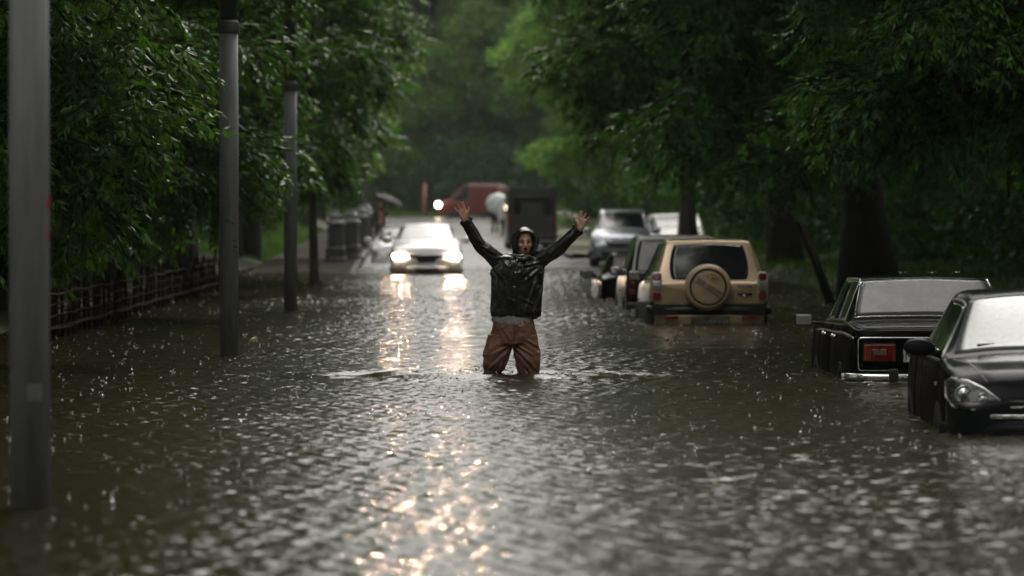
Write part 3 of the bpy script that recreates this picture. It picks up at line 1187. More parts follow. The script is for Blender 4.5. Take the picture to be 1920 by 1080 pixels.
# ---------------------------------------------------------------- nearest car: charcoal saloon facing us
def charcoal_car():
    root = empty('parked_car', (4.70, 28.95 + 4.35, -0.49), 'charcoal saloon facing the camera at the right edge, its bonnet wet and windscreen pale', 'car', R(177.4), 'cars standing in the flood along the right kerb')
    L = 4.35
    st = [(0.0, .68, .88, .60, .92, .45, .95, .96, .3), (0.10, .80, .93, .70, .97, .56, 1.0, 1.02, .24), (0.5, .84, .95, .74, .99, .60, 1.03, 1.05), (0.72, .85, .95, .75, 1.0, .62, 1.04, 1.06),
          (1.35, .85, .95, .78, .99, .56, 1.37, 1.41), (2.0, .85, .95, .78, .98, .57, 1.41, 1.46), (2.62, .85, .95, .78, .97, .55, 1.375, 1.44),
          (3.34, .85, .94, .80, .98, .71, 1.005, 1.045), (3.44, .85, .93, .79, .965, .70, .985, 1.025), (3.85, .84, .90, .76, .935, .60, .97, .985), (4.12, .82, .84, .73, .88, .57, .915, .93),
          (4.26, .78, .76, .69, .80, .52, .84, .85, .24), (4.33, .72, .66, .63, .70, .46, .735, .74, .28)]
    sh = Shell(st)
    sh.body([M['car_dark']], root)
    # windscreen u 6..7, roof edges v 6
    g = G()
    sh.patch(g, [(6.03, 5.92), (6.98, 5.9), (6.98, 10.1), (6.03, 10.08)], 0.003, 18, 0.10)
    w = g.build('windscreen_frame', [M['rubber']], root)
    g = G()
    sh.patch(g, [(6.10, 6.04), (6.93, 6.04), (6.93, 9.96), (6.10, 9.96)], 0.0055, 18, 0.10)
    g.build('windscreen', [M['glass_pale']], root)
    for side in (0, 1):
        f = sides if side else (lambda c: c)
        g = G()
        sh.patch(g, f([(4.15, 5.08), (6.86, 5.08), (6.06, 5.86), (4.35, 5.86)]), 0.003, 16, 0.05)
        g.build('window_frame', [M['black']], root)
        g = G()
        sh.patch(g, f([(5.08, 5.13), (6.70, 5.13), (6.02, 5.80), (5.08, 5.80)]), 0.006, 12, 0.03)
        g.build('front_window', [M['glass_dark']], root)
        g = G()
        sh.patch(g, f([(4.28, 5.13), (4.98, 5.13), (4.98, 5.80), (4.46, 5.80)]), 0.006, 12, 0.03)
        g.build('rear_window', [M['glass_dark']], root)
        # headlamp: almond housing on the wing, bowls behind a clear cover
        sg = -1 if side else 1
        hp = [(.825, .74), (.82, .84), (.79, .868), (.69, .855), (.58, .80), (.49, .73), (.455, .69), (.52, .668), (.66, .662), (.79, .675)]
        hp = [(sg * a_, b_) for a_, b_ in hp]
        if sg > 0:
            hp = hp[::-1]
        ym = surf_y(sh, 8.5, 12, 1.5, 8.0)
        mh = lambda x, z, d: (x + sg * d * 0.3, ym(abs(x), z) + d, z)
        g = G()
        g.panel(hp, mh, 0.010, 0.003, ns=3)
        hl = g.build('headlight', [M['black']], root)
        g = G()
        P = [mh(x, z, 0.014) for x, z in hp]
        g.tube(P + [P[0]], 0.0065, 6)
        g.build('lamp_bezel', [M['steel']], hl)
        for (x, z, r) in ((.725, .762, 0.066), (.60, .728, 0.047)):
            g = G()
            y = ym(x, z)
            g.lathe([(r, 0.008), (r * 0.97, 0.022), (r * 0.8, 0.010), (r * 0.45, 0.004), (r * 0.3, 0.014), (0.0, 0.020)], (sg * x, y, z), 'y', 24)
            g.build('lamp_bowl', [M['reflector']], hl)
        g = G()
        cp = [(.79, .70), (.70, .682), (.56, .685), (.50, .70), (.60, .705), (.72, .712)]
        cp = [(sg * a_, b_) for a_, b_ in cp]
        g.panel(cp[::-1] if sg < 0 else cp, mh, 0.016, 0.003, ns=3)
        g.build('lamp_reflector', [M['lamp_clear']], hl)
        g = G()
        g.panel([(x * 0.995, z) for x, z in hp], mh, 0.026, 0.006, ns=3)
        g.build('lens', [M['lens_cover']], hl)
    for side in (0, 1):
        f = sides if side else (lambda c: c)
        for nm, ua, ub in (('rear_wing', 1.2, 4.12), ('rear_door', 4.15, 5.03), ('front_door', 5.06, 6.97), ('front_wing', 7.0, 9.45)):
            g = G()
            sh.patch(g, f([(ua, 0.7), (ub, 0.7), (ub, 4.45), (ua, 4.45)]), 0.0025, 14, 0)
            g.build(nm, [M['flank_black']], root)  # door and wing skins, dull black to keep reflections off the flank
    # bonnet seam and wing line
    for side in (0, 1):
        f = sides if side else (lambda c: c)
        g = G()
        sh.patch(g, f([(7.1, 5.55), (11.0, 5.75), (11.0, 5.81), (7.1, 5.61)]), 0.0012, 14, 0)
        sh.patch(g, f([(6.98, 0.8), (7.02, 0.8), (7.02, 4.9), (6.98, 4.9)]), 0.0012, 10, 0)
        g.build('panel_gap', [M['rubber']], root)
    # grille, chrome strip, bumper
    cy = L
    mp = lambda x, z, d: (x, cy + 0.005 + d - 0.20 * x * x * 0.6, z)
    g = G()
    g.panel(rrect(-.44, .44, .635, .725, .02), mp, 0.02, 0.006)
    gr = g.build('grille', [M['black']], root)
    g = G()
    g.panel(rrect(-.56, .56, .600, .628, .008), mp, 0.045, 0.004)
    g.panel(rrect(-.42, .42, .672, .684, .004), mp, 0.035, 0.003)
    g.build('chrome_strip', [M['chrome']], root)
    g = G()
    P = []
    for k in range(25):
        x = -0.84 + 1.68 * k / 24
        P.append((x, L + 0.03 - 0.34 * abs(x / 0.84) ** 3.2, 0.50))
    g.tube(P, [0.085 if 1 < k < 23 else 0.06 for k in range(25)], 12, flat=1.15)
    g.build('bumper', [M['car_dark']], root)
    g = G()
    g.panel(rrect(-.62, .62, .16, .36, .05), lambda x, z, d: (x, L + 0.02 + d - 0.12 * x * x, z), 0.03, 0.01)
    g.build('lower_grille', [M['black']], root)
    mirror(root, 0.83, 2.98, 1.045, 1, M['car_dark'], -1, 0.21, 0.125)
    mirror(root, -0.83, 2.98, 1.045, -1, M['car_dark'], -1, 0.21, 0.125)
    for side in (1, -1):
        for ya_ in (3.55, 0.85):
            g = G()
            arch(sh, g, ya_, 0.31, 0.38, side)
            g.build('wheel_arch', [M['rubber']], root)
        wheel(root, side * 0.738, 3.55, side=side)
        wheel(root, side * 0.738, 0.85, side=side)
    # wipers
    g = G()
    for x0, x1 in ((-0.60, 0.02), (-0.02, 0.55)):
        a = sh.ev(np.array([6.86, 6.90]), np.array([8 - x0 / 0.36 * 1.0, 8 - x1 / 0.36]))
        g.tube([(x0, 3.26, 1.065), ((x0 + x1) / 2, 3.24, 1.085), (x1, 3.27, 1.07)], 0.009, 6)
    g.build('wiper', [M['black']], root)
    # small badge and indicator
    g = G()
    g.box((0.845, 3.30, 0.80), (0.012, 0.12, 0.03), 0.005)
    g.box((-0.845, 3.30, 0.80), (0.012, 0.12, 0.03), 0.005)
    g.build('side_indicator', [M['lamp_clear']], root)
    return root


charcoal_car()


# ---------------------------------------------------------------- black retro saloon seen from behind
def retro_car():
    root = empty('parked_car', (4.78, 38.45, -0.50), 'black old-fashioned boxy saloon seen from behind, chrome round its rear window', 'car', 0, 'cars standing in the flood along the right kerb')
    L = 4.1
    st = [(0.0, .765, .90, .72, .935, .58, .955, .96, .3), (0.03, .79, .925, .74, .955, .60, .975, .98, .28), (0.10, .80, .94, .745, .97, .61, .985, .992, .25), (0.70, .805, .965, .75, 1.0, .70, 1.015, 1.03), (0.78, .805, .965, .75, 1.005, .70, 1.03, 1.045),
          (1.16, .805, .965, .745, 1.0, .60, 1.365, 1.405), (1.28, .805, .96, .74, 1.0, .585, 1.395, 1.43), (2.5, .805, .95, .74, .985, .575, 1.385, 1.425), (2.60, .805, .95, .74, .985, .575, 1.35, 1.40),
          (3.02, .80, .94, .74, .97, .68, .985, 1.0), (3.9, .79, .90, .73, .93, .6, .945, .955), (4.06, .77, .86, .70, .88, .55, .89, .90)]
    sh = Shell(st, 0.22, 0.2)
    sh.body([M['car_black']], root, su=6, sv=6)
    # rear window with chrome surround
    g = G()
    sh.patch(g, [(4.10, 6.0), (5.02, 6.02), (5.02, 9.98), (4.10, 10.0)], 0.006, 18, 0.09)
    g.build('rear_window_surround', [M['chrome']], root)
    g = G()
    sh.patch(g, [(4.15, 6.07), (4.97, 6.09), (4.97, 9.91), (4.15, 9.93)], 0.0095, 18, 0.09)
    g.build('rear_window_seal', [M['rubber']], root)
    g = G()
    sh.patch(g, [(4.20, 6.13), (4.93, 6.15), (4.93, 9.85), (4.20, 9.87)], 0.012, 18, 0.09)
    g.build('rear_window', [mat('rear_glass_beaded', (0.15, 0.155, 0.16), 0.18, var=(0.045, 0.05, 0.05), vscale=2.6, spec=0.8, coat=1.0, coat_rough=0.06, drops=0.0025, dscale=110)], root)  # uneven grey painted into the glass stands for a reflected tree
    for side in (0, 1):
        f = sides if side else (lambda c: c)
        g = G()
        sh.patch(g, f([(5.25, 5.07), (8.85, 5.07), (8.05, 5.93), (5.35, 5.93)]), 0.006, 16, 0.04)
        g.build('window_surround', [M['chrome']], root)
        g = G()
        sh.patch(g, f([(6.48, 5.13), (8.70, 5.13), (7.98, 5.86), (6.48, 5.86)]), 0.010, 12, 0.03)
        g.build('front_window', [M['glass_dark']], root)
        g = G()
        sh.patch(g, f([(5.38, 5.13), (6.44, 5.13), (6.44, 5.86), (5.46, 5.86)]), 0.010, 12, 0.03)
        g.build('back_window', [M['glass_dark']], root)
        # gutter, waist line strip
        g = G()
        sh.patch(g, f([(4.85, 5.98), (8.0, 5.98), (8.0, 6.05), (4.85, 6.05)]), 0.012, 12, 0)
        g.build('roof_gutter', [M['chrome']], root)
        g = G()
        sh.patch(g, f([(1.2, 3.72), (9.6, 3.72), (9.6, 3.80), (1.2, 3.80)]), 0.006, 22, 0)
        g.build('waist_trim', [M['chrome']], root)
        g = G()
        for u0 in (6.46, 5.22, 8.95):
            sh.patch(g, f([(u0, 1.0), (u0 + 0.012, 1.0), (u0 + 0.012, 4.9), (u0, 4.9)]), 0.0015, 12, 0)
        g.build('door_gap', [M['rubber']], root)
        sg = -1 if side else 1
        for yy in (1.45, 2.35):
            g = G()
            g.box((sg * 0.815, yy, 0.865), (0.03, 0.14, 0.028), 0.01)
            g.ball((sg * 0.822, yy + 0.09, 0.865), 0.022, (0.8, 1, 1))
            g.build('door_handle', [M['chrome']], root)
        wheel(root, sg * 0.705, 0.95, 0.29, 0.29, 0.16, sg)
        wheel(root, sg * 0.705, 3.35, 0.29, 0.29, 0.16, sg)
        for ya_ in (0.95, 3.35):
            g = G()
            arch(sh, g, ya_, 0.30, 0.335, sg)
            g.build('wheel_arch', [M['rubber']], root)
        g = G()
        P = []
        for yy in (0.95, 3.35):
            P = []
            for k in range(15):
                a = math.pi * k / 14
                P.append((sg * 0.806, yy + 0.34 * math.cos(a), 0.30 + 0.34 * math.sin(a)))
            if yy < 1:
                g.tube(P, 0.006, 6)
        g.build('arch_trim', [M['car_black']], root)
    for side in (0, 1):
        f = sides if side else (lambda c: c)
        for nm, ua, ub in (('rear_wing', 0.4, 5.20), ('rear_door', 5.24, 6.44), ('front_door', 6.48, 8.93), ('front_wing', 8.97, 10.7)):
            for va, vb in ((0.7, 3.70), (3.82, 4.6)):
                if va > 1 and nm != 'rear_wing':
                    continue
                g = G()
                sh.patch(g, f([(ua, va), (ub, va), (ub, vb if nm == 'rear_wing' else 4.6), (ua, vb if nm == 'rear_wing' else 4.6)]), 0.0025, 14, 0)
                g.build(nm if va < 1 else 'upper_wing', [M['flank_black']], root)  # low-reflection skins laid over the body so the flank stays black
    # mirrors with bright glass
    for sg in (-1, 1):
        g = G()
        g.box((sg * 0.98, 2.75, 0.985), (0.175, 0.06, 0.115), 0.025, 3)
        g.tube([(sg * 0.78, 2.80, 0.94), (sg * 0.93, 2.76, 0.97)], 0.018, 6)
        o = g.build('mirror', [M['black']], root)
        g = G()
        g.panel(rrect(sg * 0.98 - 0.076, sg * 0.98 + 0.076, 0.94, 1.03, 0.02), lambda a, b, d: (a, 2.72 - d, b), 0.008, 0.002)
        g.build('mirror_glass', [mat('mirror_rainy', (0.42, 0.42, 0.42), 0.3, metal=0.7, drops=0.003, dscale=120)], o)
    # tail panel
    mp = lambda x, z, d: (x, -0.028 - d + 0.02 * abs(x) ** 2, z)
    g = G()
    g.panel(rrect(-.735, .735, .60, .885, .03), mp, 0.012, 0.004, ns=5)
    g.build('tail_panel', [M['car_black']], root)
    g = G()
    P = [mp(x, z, 0.016) for x, z in rrect(-.74, .74, .595, .89, .03)]
    g.tube(P + [P[0]], 0.0075, 6)
    g.build('tail_panel_trim', [M['chrome']], root)
    for sg in (-1, 1):
        c = sg * 0.55
        g = G()
        g.panel(rrect(c - .15, c + .15, .672, .838, .012), mp, 0.030, 0.004)
        tl = g.build('tail_light', [M['black']], root)
        g = G()
        o0, o1 = sorted((c + sg * .14, c + sg * .075))
        g.panel(rrect(o0, o1, .682, .828, .008), mp, 0.046, 0.005)
        g.build('indicator_lens', [M['lamp_orange']], tl)
        g = G()
        o0, o1 = sorted((c + sg * .07, c - sg * .14))
        g.panel(rrect(o0, o1, .682, .828, .008), mp, 0.046, 0.005)
        g.build('brake_lens', [M['lamp_red']], tl)
        g = G()
        g.panel(rrect(c - .06, c + .06, .735, .775, .004), mp, 0.052, 0.003)
        g.build('reversing_lens', [mat('lens_smoke', (0.14, 0.10, 0.07), 0.2, coat=1.0)], tl)
        g = G()
        g.panel(rrect(c - .07, c - .01, .778, .787, .002), mp, 0.052, 0.002)
        g.panel(rrect(c + .005, c + .065, .778, .787, .002), mp, 0.052, 0.002)
        g.build('lens_trim', [M['chrome']], tl)
    # number plate
    g = G()
    g.panel(rrect(-.335, .20, .668, .79, .01), mp, 0.026, 0.003)
    pl = g.build('number_plate', [M['white_paint']], root)
    g = G()
    P = [mp(x, z, 0.028) for x, z in rrect(-.33, .195, .673, .785, .01)]
    g.tube(P + [P[0]], 0.003, 5)
    g.build('plate_border', [M['ink']], pl)
    text_mesh('plate_text', '\u00b7M', 0.105, M['ink'], pl, Matrix.Translation((-0.297, -0.0575, 0.722)) @ Euler((R(90), 0, 0)).to_matrix().to_4x4(), 0.001)
    # bumper: bright blade with dark overriders
    g = G()
    P = [(-0.84, 0.32, 0.535), (-0.835, 0.05, 0.535)] + [(-0.80 + 1.6 * k / 12, -0.10 + 0.05 * abs(k / 6 - 1) ** 3, 0.535) for k in range(13)] + [(0.835, 0.05, 0.535), (0.84, 0.32, 0.535)]
    g.tube(P, 0.036, 8, flat=0.55, up=(0, 0, 1))
    bp = g.build('bumper', [M['chrome']], root)
    for sg in (-1, 1):
        g = G()
        g.box((sg * 0.43, -0.125, 0.54), (0.085, 0.06, 0.15), 0.022, 3)
        g.build('overrider', [M['rubber']], bp)
    # boot lid ribs, badge-like trim and drip of leaves on the roof
    g = G()
    sh.patch(g, [(2.3, 6.15), (3.05, 6.1), (3.05, 6.16), (2.3, 6.21)], 0.004, 8, 0)
    sh.patch(g, [(2.3, 9.85), (3.05, 9.9), (3.05, 9.84), (2.3, 9.79)], 0.004, 8, 0)
    g.box((0, 0.45, 1.008), (1.1, 0.012, 0.006), 0.002)
    g.build('boot_lid_rib', [M['car_black']], root)
    g = G()
    sh.patch(g, [(0.9, 5.35), (3.4, 5.35), (3.4, 5.39), (0.9, 5.39)], 0.0015, 12, 0)
    sh.patch(g, [(0.9, 10.65), (3.4, 10.65), (3.4, 10.61), (0.9, 10.61)], 0.0015, 12, 0)
    sh.patch(g, [(0.88, 5.35), (0.92, 5.35), (0.92, 10.65), (0.88, 10.65)], 0.0015, 14, 0)
    g.build('boot_gap', [M['rubber']], root)
    return root


retro_car()
g = G()
lr = random.Random(4)
for cx in (4.62, 4.88, 5.15):
    for k in range(5):
        x, y = cx + lr.uniform(-0.05, 0.05), 39.95 + lr.uniform(-0.1, 0.1)
        z = 0.945 + lr.uniform(0, 0.012)
        a = lr.uniform(0, 6)
        g.add([(x, y, z), (x + 0.02 * math.cos(a), y + 0.02 * math.sin(a), z + 0.012), (x + 0.045 * math.cos(a + .4), y + 0.04 * math.sin(a + .4), z + 0.004), (x - 0.01, y + 0.01, z + 0.015)], [[0, 1, 2, 3]])
tag(g.build('fallen_leaves', [mat('wet_leaf', (0.16, 0.18, 0.10), 0.3)]), 'few wet leaves lying on the roof of the old black saloon', 'leaves', kind='stuff')


# ---------------------------------------------------------------- beige off-roader with spare wheel
def offroader():
    root = empty('parked_car', (4.145, 59.1, -0.48), 'beige off-road estate seen from behind with a covered spare wheel on its tailgate', 'car', 0, 'cars standing in the flood along the right kerb')
    st = [(0.0, .76, 1.0, .745, 1.03, .70, 1.045, 1.05, .34), (0.03, .80, 1.03, .765, 1.06, .725, 1.07, 1.08, .3), (0.32, .82, 1.05, .80, 1.09, .60, 1.565, 1.60), (0.42, .825, 1.05, .80, 1.09, .575, 1.60, 1.63),
          (1.1, .83, 1.04, .80, 1.08, .57, 1.615, 1.655), (2.2, .83, 1.02, .79, 1.06, .56, 1.59, 1.63), (2.36, .83, 1.02, .79, 1.05, .56, 1.55, 1.60), (2.95, .82, 1.0, .77, 1.03, .68, 1.05, 1.075),
          (3.6, .81, .96, .75, .99, .62, 1.01, 1.02), (3.9, .77, .84, .70, .87, .55, .89, .90, .3)]
    sh = Shell(st, 0.26, 0.22)
    sh.body([M['car_beige']], root)
    g = G()
    sh.patch(g, [(1.0, 6.60), (1.93, 6.40), (1.93, 9.60), (1.0, 9.40)], 0.003, 18, 0.34)
    g.build('window_seal', [M['rubber']], root)
    g = G()
    sh.patch(g, [(1.03, 6.66), (1.89, 6.46), (1.89, 9.54), (1.03, 9.34)], 0.006, 18, 0.34)
    g.build('rear_window', [M['glass_dark']], root)
    # tailgate seam
    g = G()
    for side in (0, 1):
        f = sides if side else (lambda c: c)
        sh.patch(g, f([(0.95, 6.08), (2.2, 6.02), (2.2, 6.07), (0.95, 6.13)]), 0.0018, 10, 0)
    z0 = lambda x, z, d: (x, -0.03 - d + 0.03 * x * x, z)
    for sg in (-1, 1):
        g.panel([(sg * .642, .77), (sg * .648, .77), (sg * .668, 1.06), (sg * .662, 1.06)][::sg], z0, 0.004, 0.001, ns=3)
    g.panel(rrect(-.645, .645, .768, .776, .002), z0, 0.005, 0.001)
    g.build('tailgate_gap', [M['rubber']], root)
    for side in (0, 1):
        sg = -1 if side else 1
        f = sides if side else (lambda c: c)
        g = G()
        sh.patch(g, f([(2.55, 5.08), (4.3, 5.08), (4.3, 5.86), (2.75, 5.86)]), 0.005, 12, 0.05)
        g.build('rear_side_window', [M['glass_dark']], root)
        g = G()
        sh.patch(g, f([(4.36, 5.08), (6.9, 5.08), (6.1, 5.86), (4.36, 5.86)]), 0.005, 12, 0.05)
        g.build('front_window', [M['glass_dark']], root)
        # dark lower cladding
        g = G()
        sh.patch(g, f([(0.3, 0.9), (8.6, 0.9), (8.6, 2.9), (0.3, 2.9)]), 0.012, 24, 0)
        g.build('side_cladding', [M['black']], root)
        for ya_ in (0.85, 3.2):
            g = G()
            arch(sh, g, ya_, 0.36, 0.42, sg)
            g.build('wheel_arch', [M['rubber']], root)
        wheel(root, sg * 0.75, 0.85, 0.35, 0.35, 0.2, sg)
        wheel(root, sg * 0.75, 3.2, 0.35, 0.35, 0.2, sg)
        mirror(root, sg * 0.80, 2.75, 1.10, sg, M['black'], -1, 0.2, 0.15)
        # tail light: tall rounded housing, red - clear - red
        mp = lambda x, z, d: (x, -0.012 - d + 0.05 * abs(x) ** 6 + max(0, z - 1.0) * 0.28, z)
        c = sg * 0.735
        g = G()
        g.panel(rrect(c - .073, c + .073, .80, 1.19, .05), mp, 0.035, 0.012)
        tl = g.build('tail_light', [mat('lamp_surround', (0.42, 0.36, 0.28), 0.3, coat=1.0)], root)
        for nm, a, b, mm in (('upper_lens', 1.075, 1.175, 'lamp_red'), ('middle_lens', .93, 1.065, 'lamp_clear'), ('lower_lens', .815, .92, 'lamp_red')):
            g = G()
            rr = 0.035
            g.panel(rrect(c - .058, c + .058, a, b, rr if nm != 'middle_lens' else 0.008), mp, 0.046, 0.006)
            g.build(nm, [M[mm]], tl)
        g = G()
        g.panel(rrect(min(sg * .44, sg * .64), max(sg * .44, sg * .64), .535, .582, .01), lambda x, z, d: (x, -0.105 - d, z), 0.02, 0.004)
        g.build('bumper_reflector', [M['lamp_red']], root)
    # bumper
    g = G()
    P = [(-0.84, 0.35, 0.66)] + [(-0.82 + 1.64 * k / 14, -0.07 + 0.08 * abs(k / 7 - 1) ** 4, 0.66) for k in range(15)] + [(0.84, 0.35, 0.66)]
    g.tube(P, 0.062, 10, flat=0.8, up=(0, 0, 1))
    g.panel(rrect(-.79, .79, .60, .755, .03), lambda x, z, d: (x, -0.05 - d + 0.05 * abs(x) ** 4, z), 0.05, 0.02)
    g.build('bumper', [M['black']], root)
    g = G()
    g.panel(rrect(-.62, .62, .44, .592, .04), lambda x, z, d: (x, -0.045 - d + 0.06 * abs(x) ** 3, z), 0.045, 0.01)
    g.build('lower_bumper', [M['car_beige']], root)
    # number plate (washed by the water)
    g = G()
    g.panel(rrect(-.26, .26, .455, .567, .01), lambda x, z, d: (x, -0.125 - d, z), 0.012, 0.003)
    pl = g.build('number_plate', [mat('dull_plate', (0.10, 0.10, 0.10), 0.3, var=(0.32, 0.32, 0.31), vscale=9, coat=0.8)], root)
    g = G()
    P = [(x, -0.138, z) for x, z in rrect(-.262, .262, .453, .569, .01)]
    g.tube(P + [P[0]], 0.006, 5)
    g.build('plate_frame', [M['ink']], pl)
    text_mesh('plate_text', 'B979CO 97', 0.098, M['ink'], pl, Matrix.Translation((0, -0.139, 0.511)) @ Euler((R(90), 0, 0)).to_matrix().to_4x4(), 0.001)
    # spare wheel cover
    cx, cz = -0.035, 1.0 - 0.02
    g = G()
    g.lathe([(0.30, -0.02), (0.318, -0.05), (0.322, -0.17), (0.305, -0.205), (0.272, -0.222), (0.262, -0.226), (0.255, -0.218), (0.246, -0.222), (0.15, -0.232), (0.0, -0.236)], (cx, -0.02, cz), 'y', 48)
    sp = g.build('spare_wheel_cover', [M['cover_beige']], root)
    g = G()
    a = R(-33)
    rot = lambda u, v: (cx + u * math.cos(a) - v * math.sin(a), cz + u * math.sin(a) + v * math.cos(a))
    P = [(u, v) for u, v in rrect(-.235, .235, -.034, .034, .006)]
    pts = [rot(u, v) for u, v in P]
    g.tube([(x, -0.256, z) for x, z in pts + [pts[0]]], 0.0035, 5)
    g.lathe([(0.255, -0.2385), (0.258, -0.243), (0.262, -0.2385)], (cx, -0.005, cz), 'y', 48)
    g.build('cover_groove', [M['cover_line']], sp)
    text_mesh('cover_lettering', 'CHEVROLET', 0.066, M['cover_line'], sp, Matrix.Translation((cx, -0.256, cz)) @ Euler((R(90), 0, 0)).to_matrix().to_4x4() @ Matrix.Rotation(a, 4, 'Z'), 0.003)
    g = G()
    ex, ez = cx + 0.075, cz + 0.125
    ov = [(ex + .095 * math.cos(t) * math.cos(-.55) - .045 * math.sin(t) * math.sin(-.55), ez + .095 * math.cos(t) * math.sin(-.55) + .045 * math.sin(t) * math.cos(-.55)) for t in np.linspace(0, 2 * math.pi, 25)[:-1]]
    g.tube([(x, -0.252, z) for x, z in ov + [ov[0]]], 0.0055, 5)
    r2 = lambda u, v: (ex + u * math.cos(-.55) - v * math.sin(-.55), ez + u * math.sin(-.55) + v * math.cos(-.55))
    for pts in ([(-.055, -.012), (.055, -.012), (.065, .012), (-.045, .012)], [(-.018, -.028), (.014, -.028), (.02, .028), (-.012, .028)]):
        g.panel([r2(u, v) for u, v in pts], lambda x, z, d: (x, -0.246 - d, z), 0.012, 0.003)
    g.build('emblem', [M['gold']], sp)
    # right hand lettering and handle
    text_mesh('badge_lettering', 'NIVA', 0.06, M['ink'], root, Matrix.Translation((0.49, -0.035, 0.985)) @ Euler((R(90), 0, 0)).to_matrix().to_4x4() @ Matrix.Scale(1.5, 4, (1, 0, 0)), 0.004)
    g = G()
    g.box((0.49, -0.04, 0.885), (0.2, 0.035, 0.04), 0.015)
    g.build('tailgate_handle', [M['black']], root)
    g = G()
    g.box((0.49, -0.055, 0.86), (0.05, 0.012, 0.02), 0.005)
    g.build('lock', [M['chrome']], root)
    g = G()
    g.box((0, 0.375, 1.635), (0.02, 0.03, 0.06), 0.006)
    g.build('washer_jet', [M['black']], root)
    return root


offroader()


# ---------------------------------------------------------------- dark car with a pale rear window frame
def pale_frame_car():
    root = empty('parked_car', (4.25, 68.0, -0.46), 'dark car with a pale frame round its rear window, half hidden by the beige car', 'car', 0, 'cars standing in the flood along the right kerb')
    st = [(0.0, .78, .95, .75, .99, .70, 1.0, 1.01, .3), (0.03, .80, .97, .77, 1.0, .72, 1.02, 1.03, .28), (0.30, .82, .99, .79, 1.03, .63, 1.55, 1.585), (0.42, .82, .99, .79, 1.03, .61, 1.59, 1.62),
          (1.6, .83, .98, .79, 1.02, .60, 1.60, 1.63), (2.2, .83, .97, .79, 1.01, .60, 1.56, 1.60), (2.85, .82, .95, .77, .98, .68, 1.0, 1.02), (3.6, .80, .90, .74, .93, .6, .95, .96), (3.8, .76, .8, .7, .83, .55, .85, .86, .3)]
    sh = Shell(st, 0.24, 0.2)
    sh.body([M['car_green']], root)
    g = G()
    sh.patch(g, [(1.0, 5.93), (2.35, 6.0), (2.35, 10.0), (1.0, 10.07)], 0.008, 16, 0.06)
    fr_ = g.build('tailgate_frame', [mat('pale_metal', (0.50, 0.49, 0.47), 0.35, coat=0.6)], root)
    g = G()
    sh.patch(g, [(1.10, 6.18), (1.93, 6.22), (1.93, 9.78), (1.10, 9.82)], 0.012, 16, 0.1)
    g.build('rear_window', [M['glass_dark']], root)
    g = G()
    sh.patch(g, [(3.95, 5.95), (5.0, 5.95), (5.0, 10.05), (3.95, 10.05)], 0.006, 12, 0.0)
    sh.patch(g, [(2.36, 5.95), (3.94, 5.95), (3.94, 10.05), (2.36, 10.05)], 0.006, 12, 0.0)
    g.build('roof_panel', [bpy.data.materials['pale_metal']], root)
    for side in (0, 1):
        sg = -1 if side else 1
        f = sides if side else (lambda c: c)
        g = G()
        sh.patch(g, f([(2.6, 5.08), (5.7, 5.08), (5.05, 5.86), (2.75, 5.86)]), 0.005, 12, 0.05)
        g.build('side_window', [M['glass_dark']], root)
        mp = lambda x, z, d: (x, -0.01 - d, z)
        g = G()
        g.panel(rrect(sg * .72 - .06, sg * .72 + .06, .68, .95, .015), mp, 0.03, 0.008)
        tl = g.build('tail_light', [M['black']], root)
        for a, b in ((.84, .94), (.69, .77)):
            g = G()
            g.panel(rrect(sg * .72 - .045, sg * .72 + .045, a, b, .01), mp, 0.04, 0.006)
            g.build('red_lens', [M['lamp_red']], tl)
        mirror(root, sg * 0.78, 2.55, 1.03, sg, M['black'], -1, 0.18, 0.14)
        wheel(root, sg * 0.74, 0.8, 0.33, 0.33, 0.18, sg)
        wheel(root, sg * 0.74, 3.1, 0.33, 0.33, 0.18, sg)
    g = G()
    g.box((0, -0.05, 0.50), (1.62, 0.12, 0.14), 0.03)
    g.build('bumper', [M['black']], root)
    g = G()
    g.panel(rrect(-.52, -.30, .80, 1.08, .05), lambda x, z, d: (x, -0.02 - d, z), 0.10, 0.03)
    g.build('carrier', [M['black']], root)
    return root


pale_frame_car()


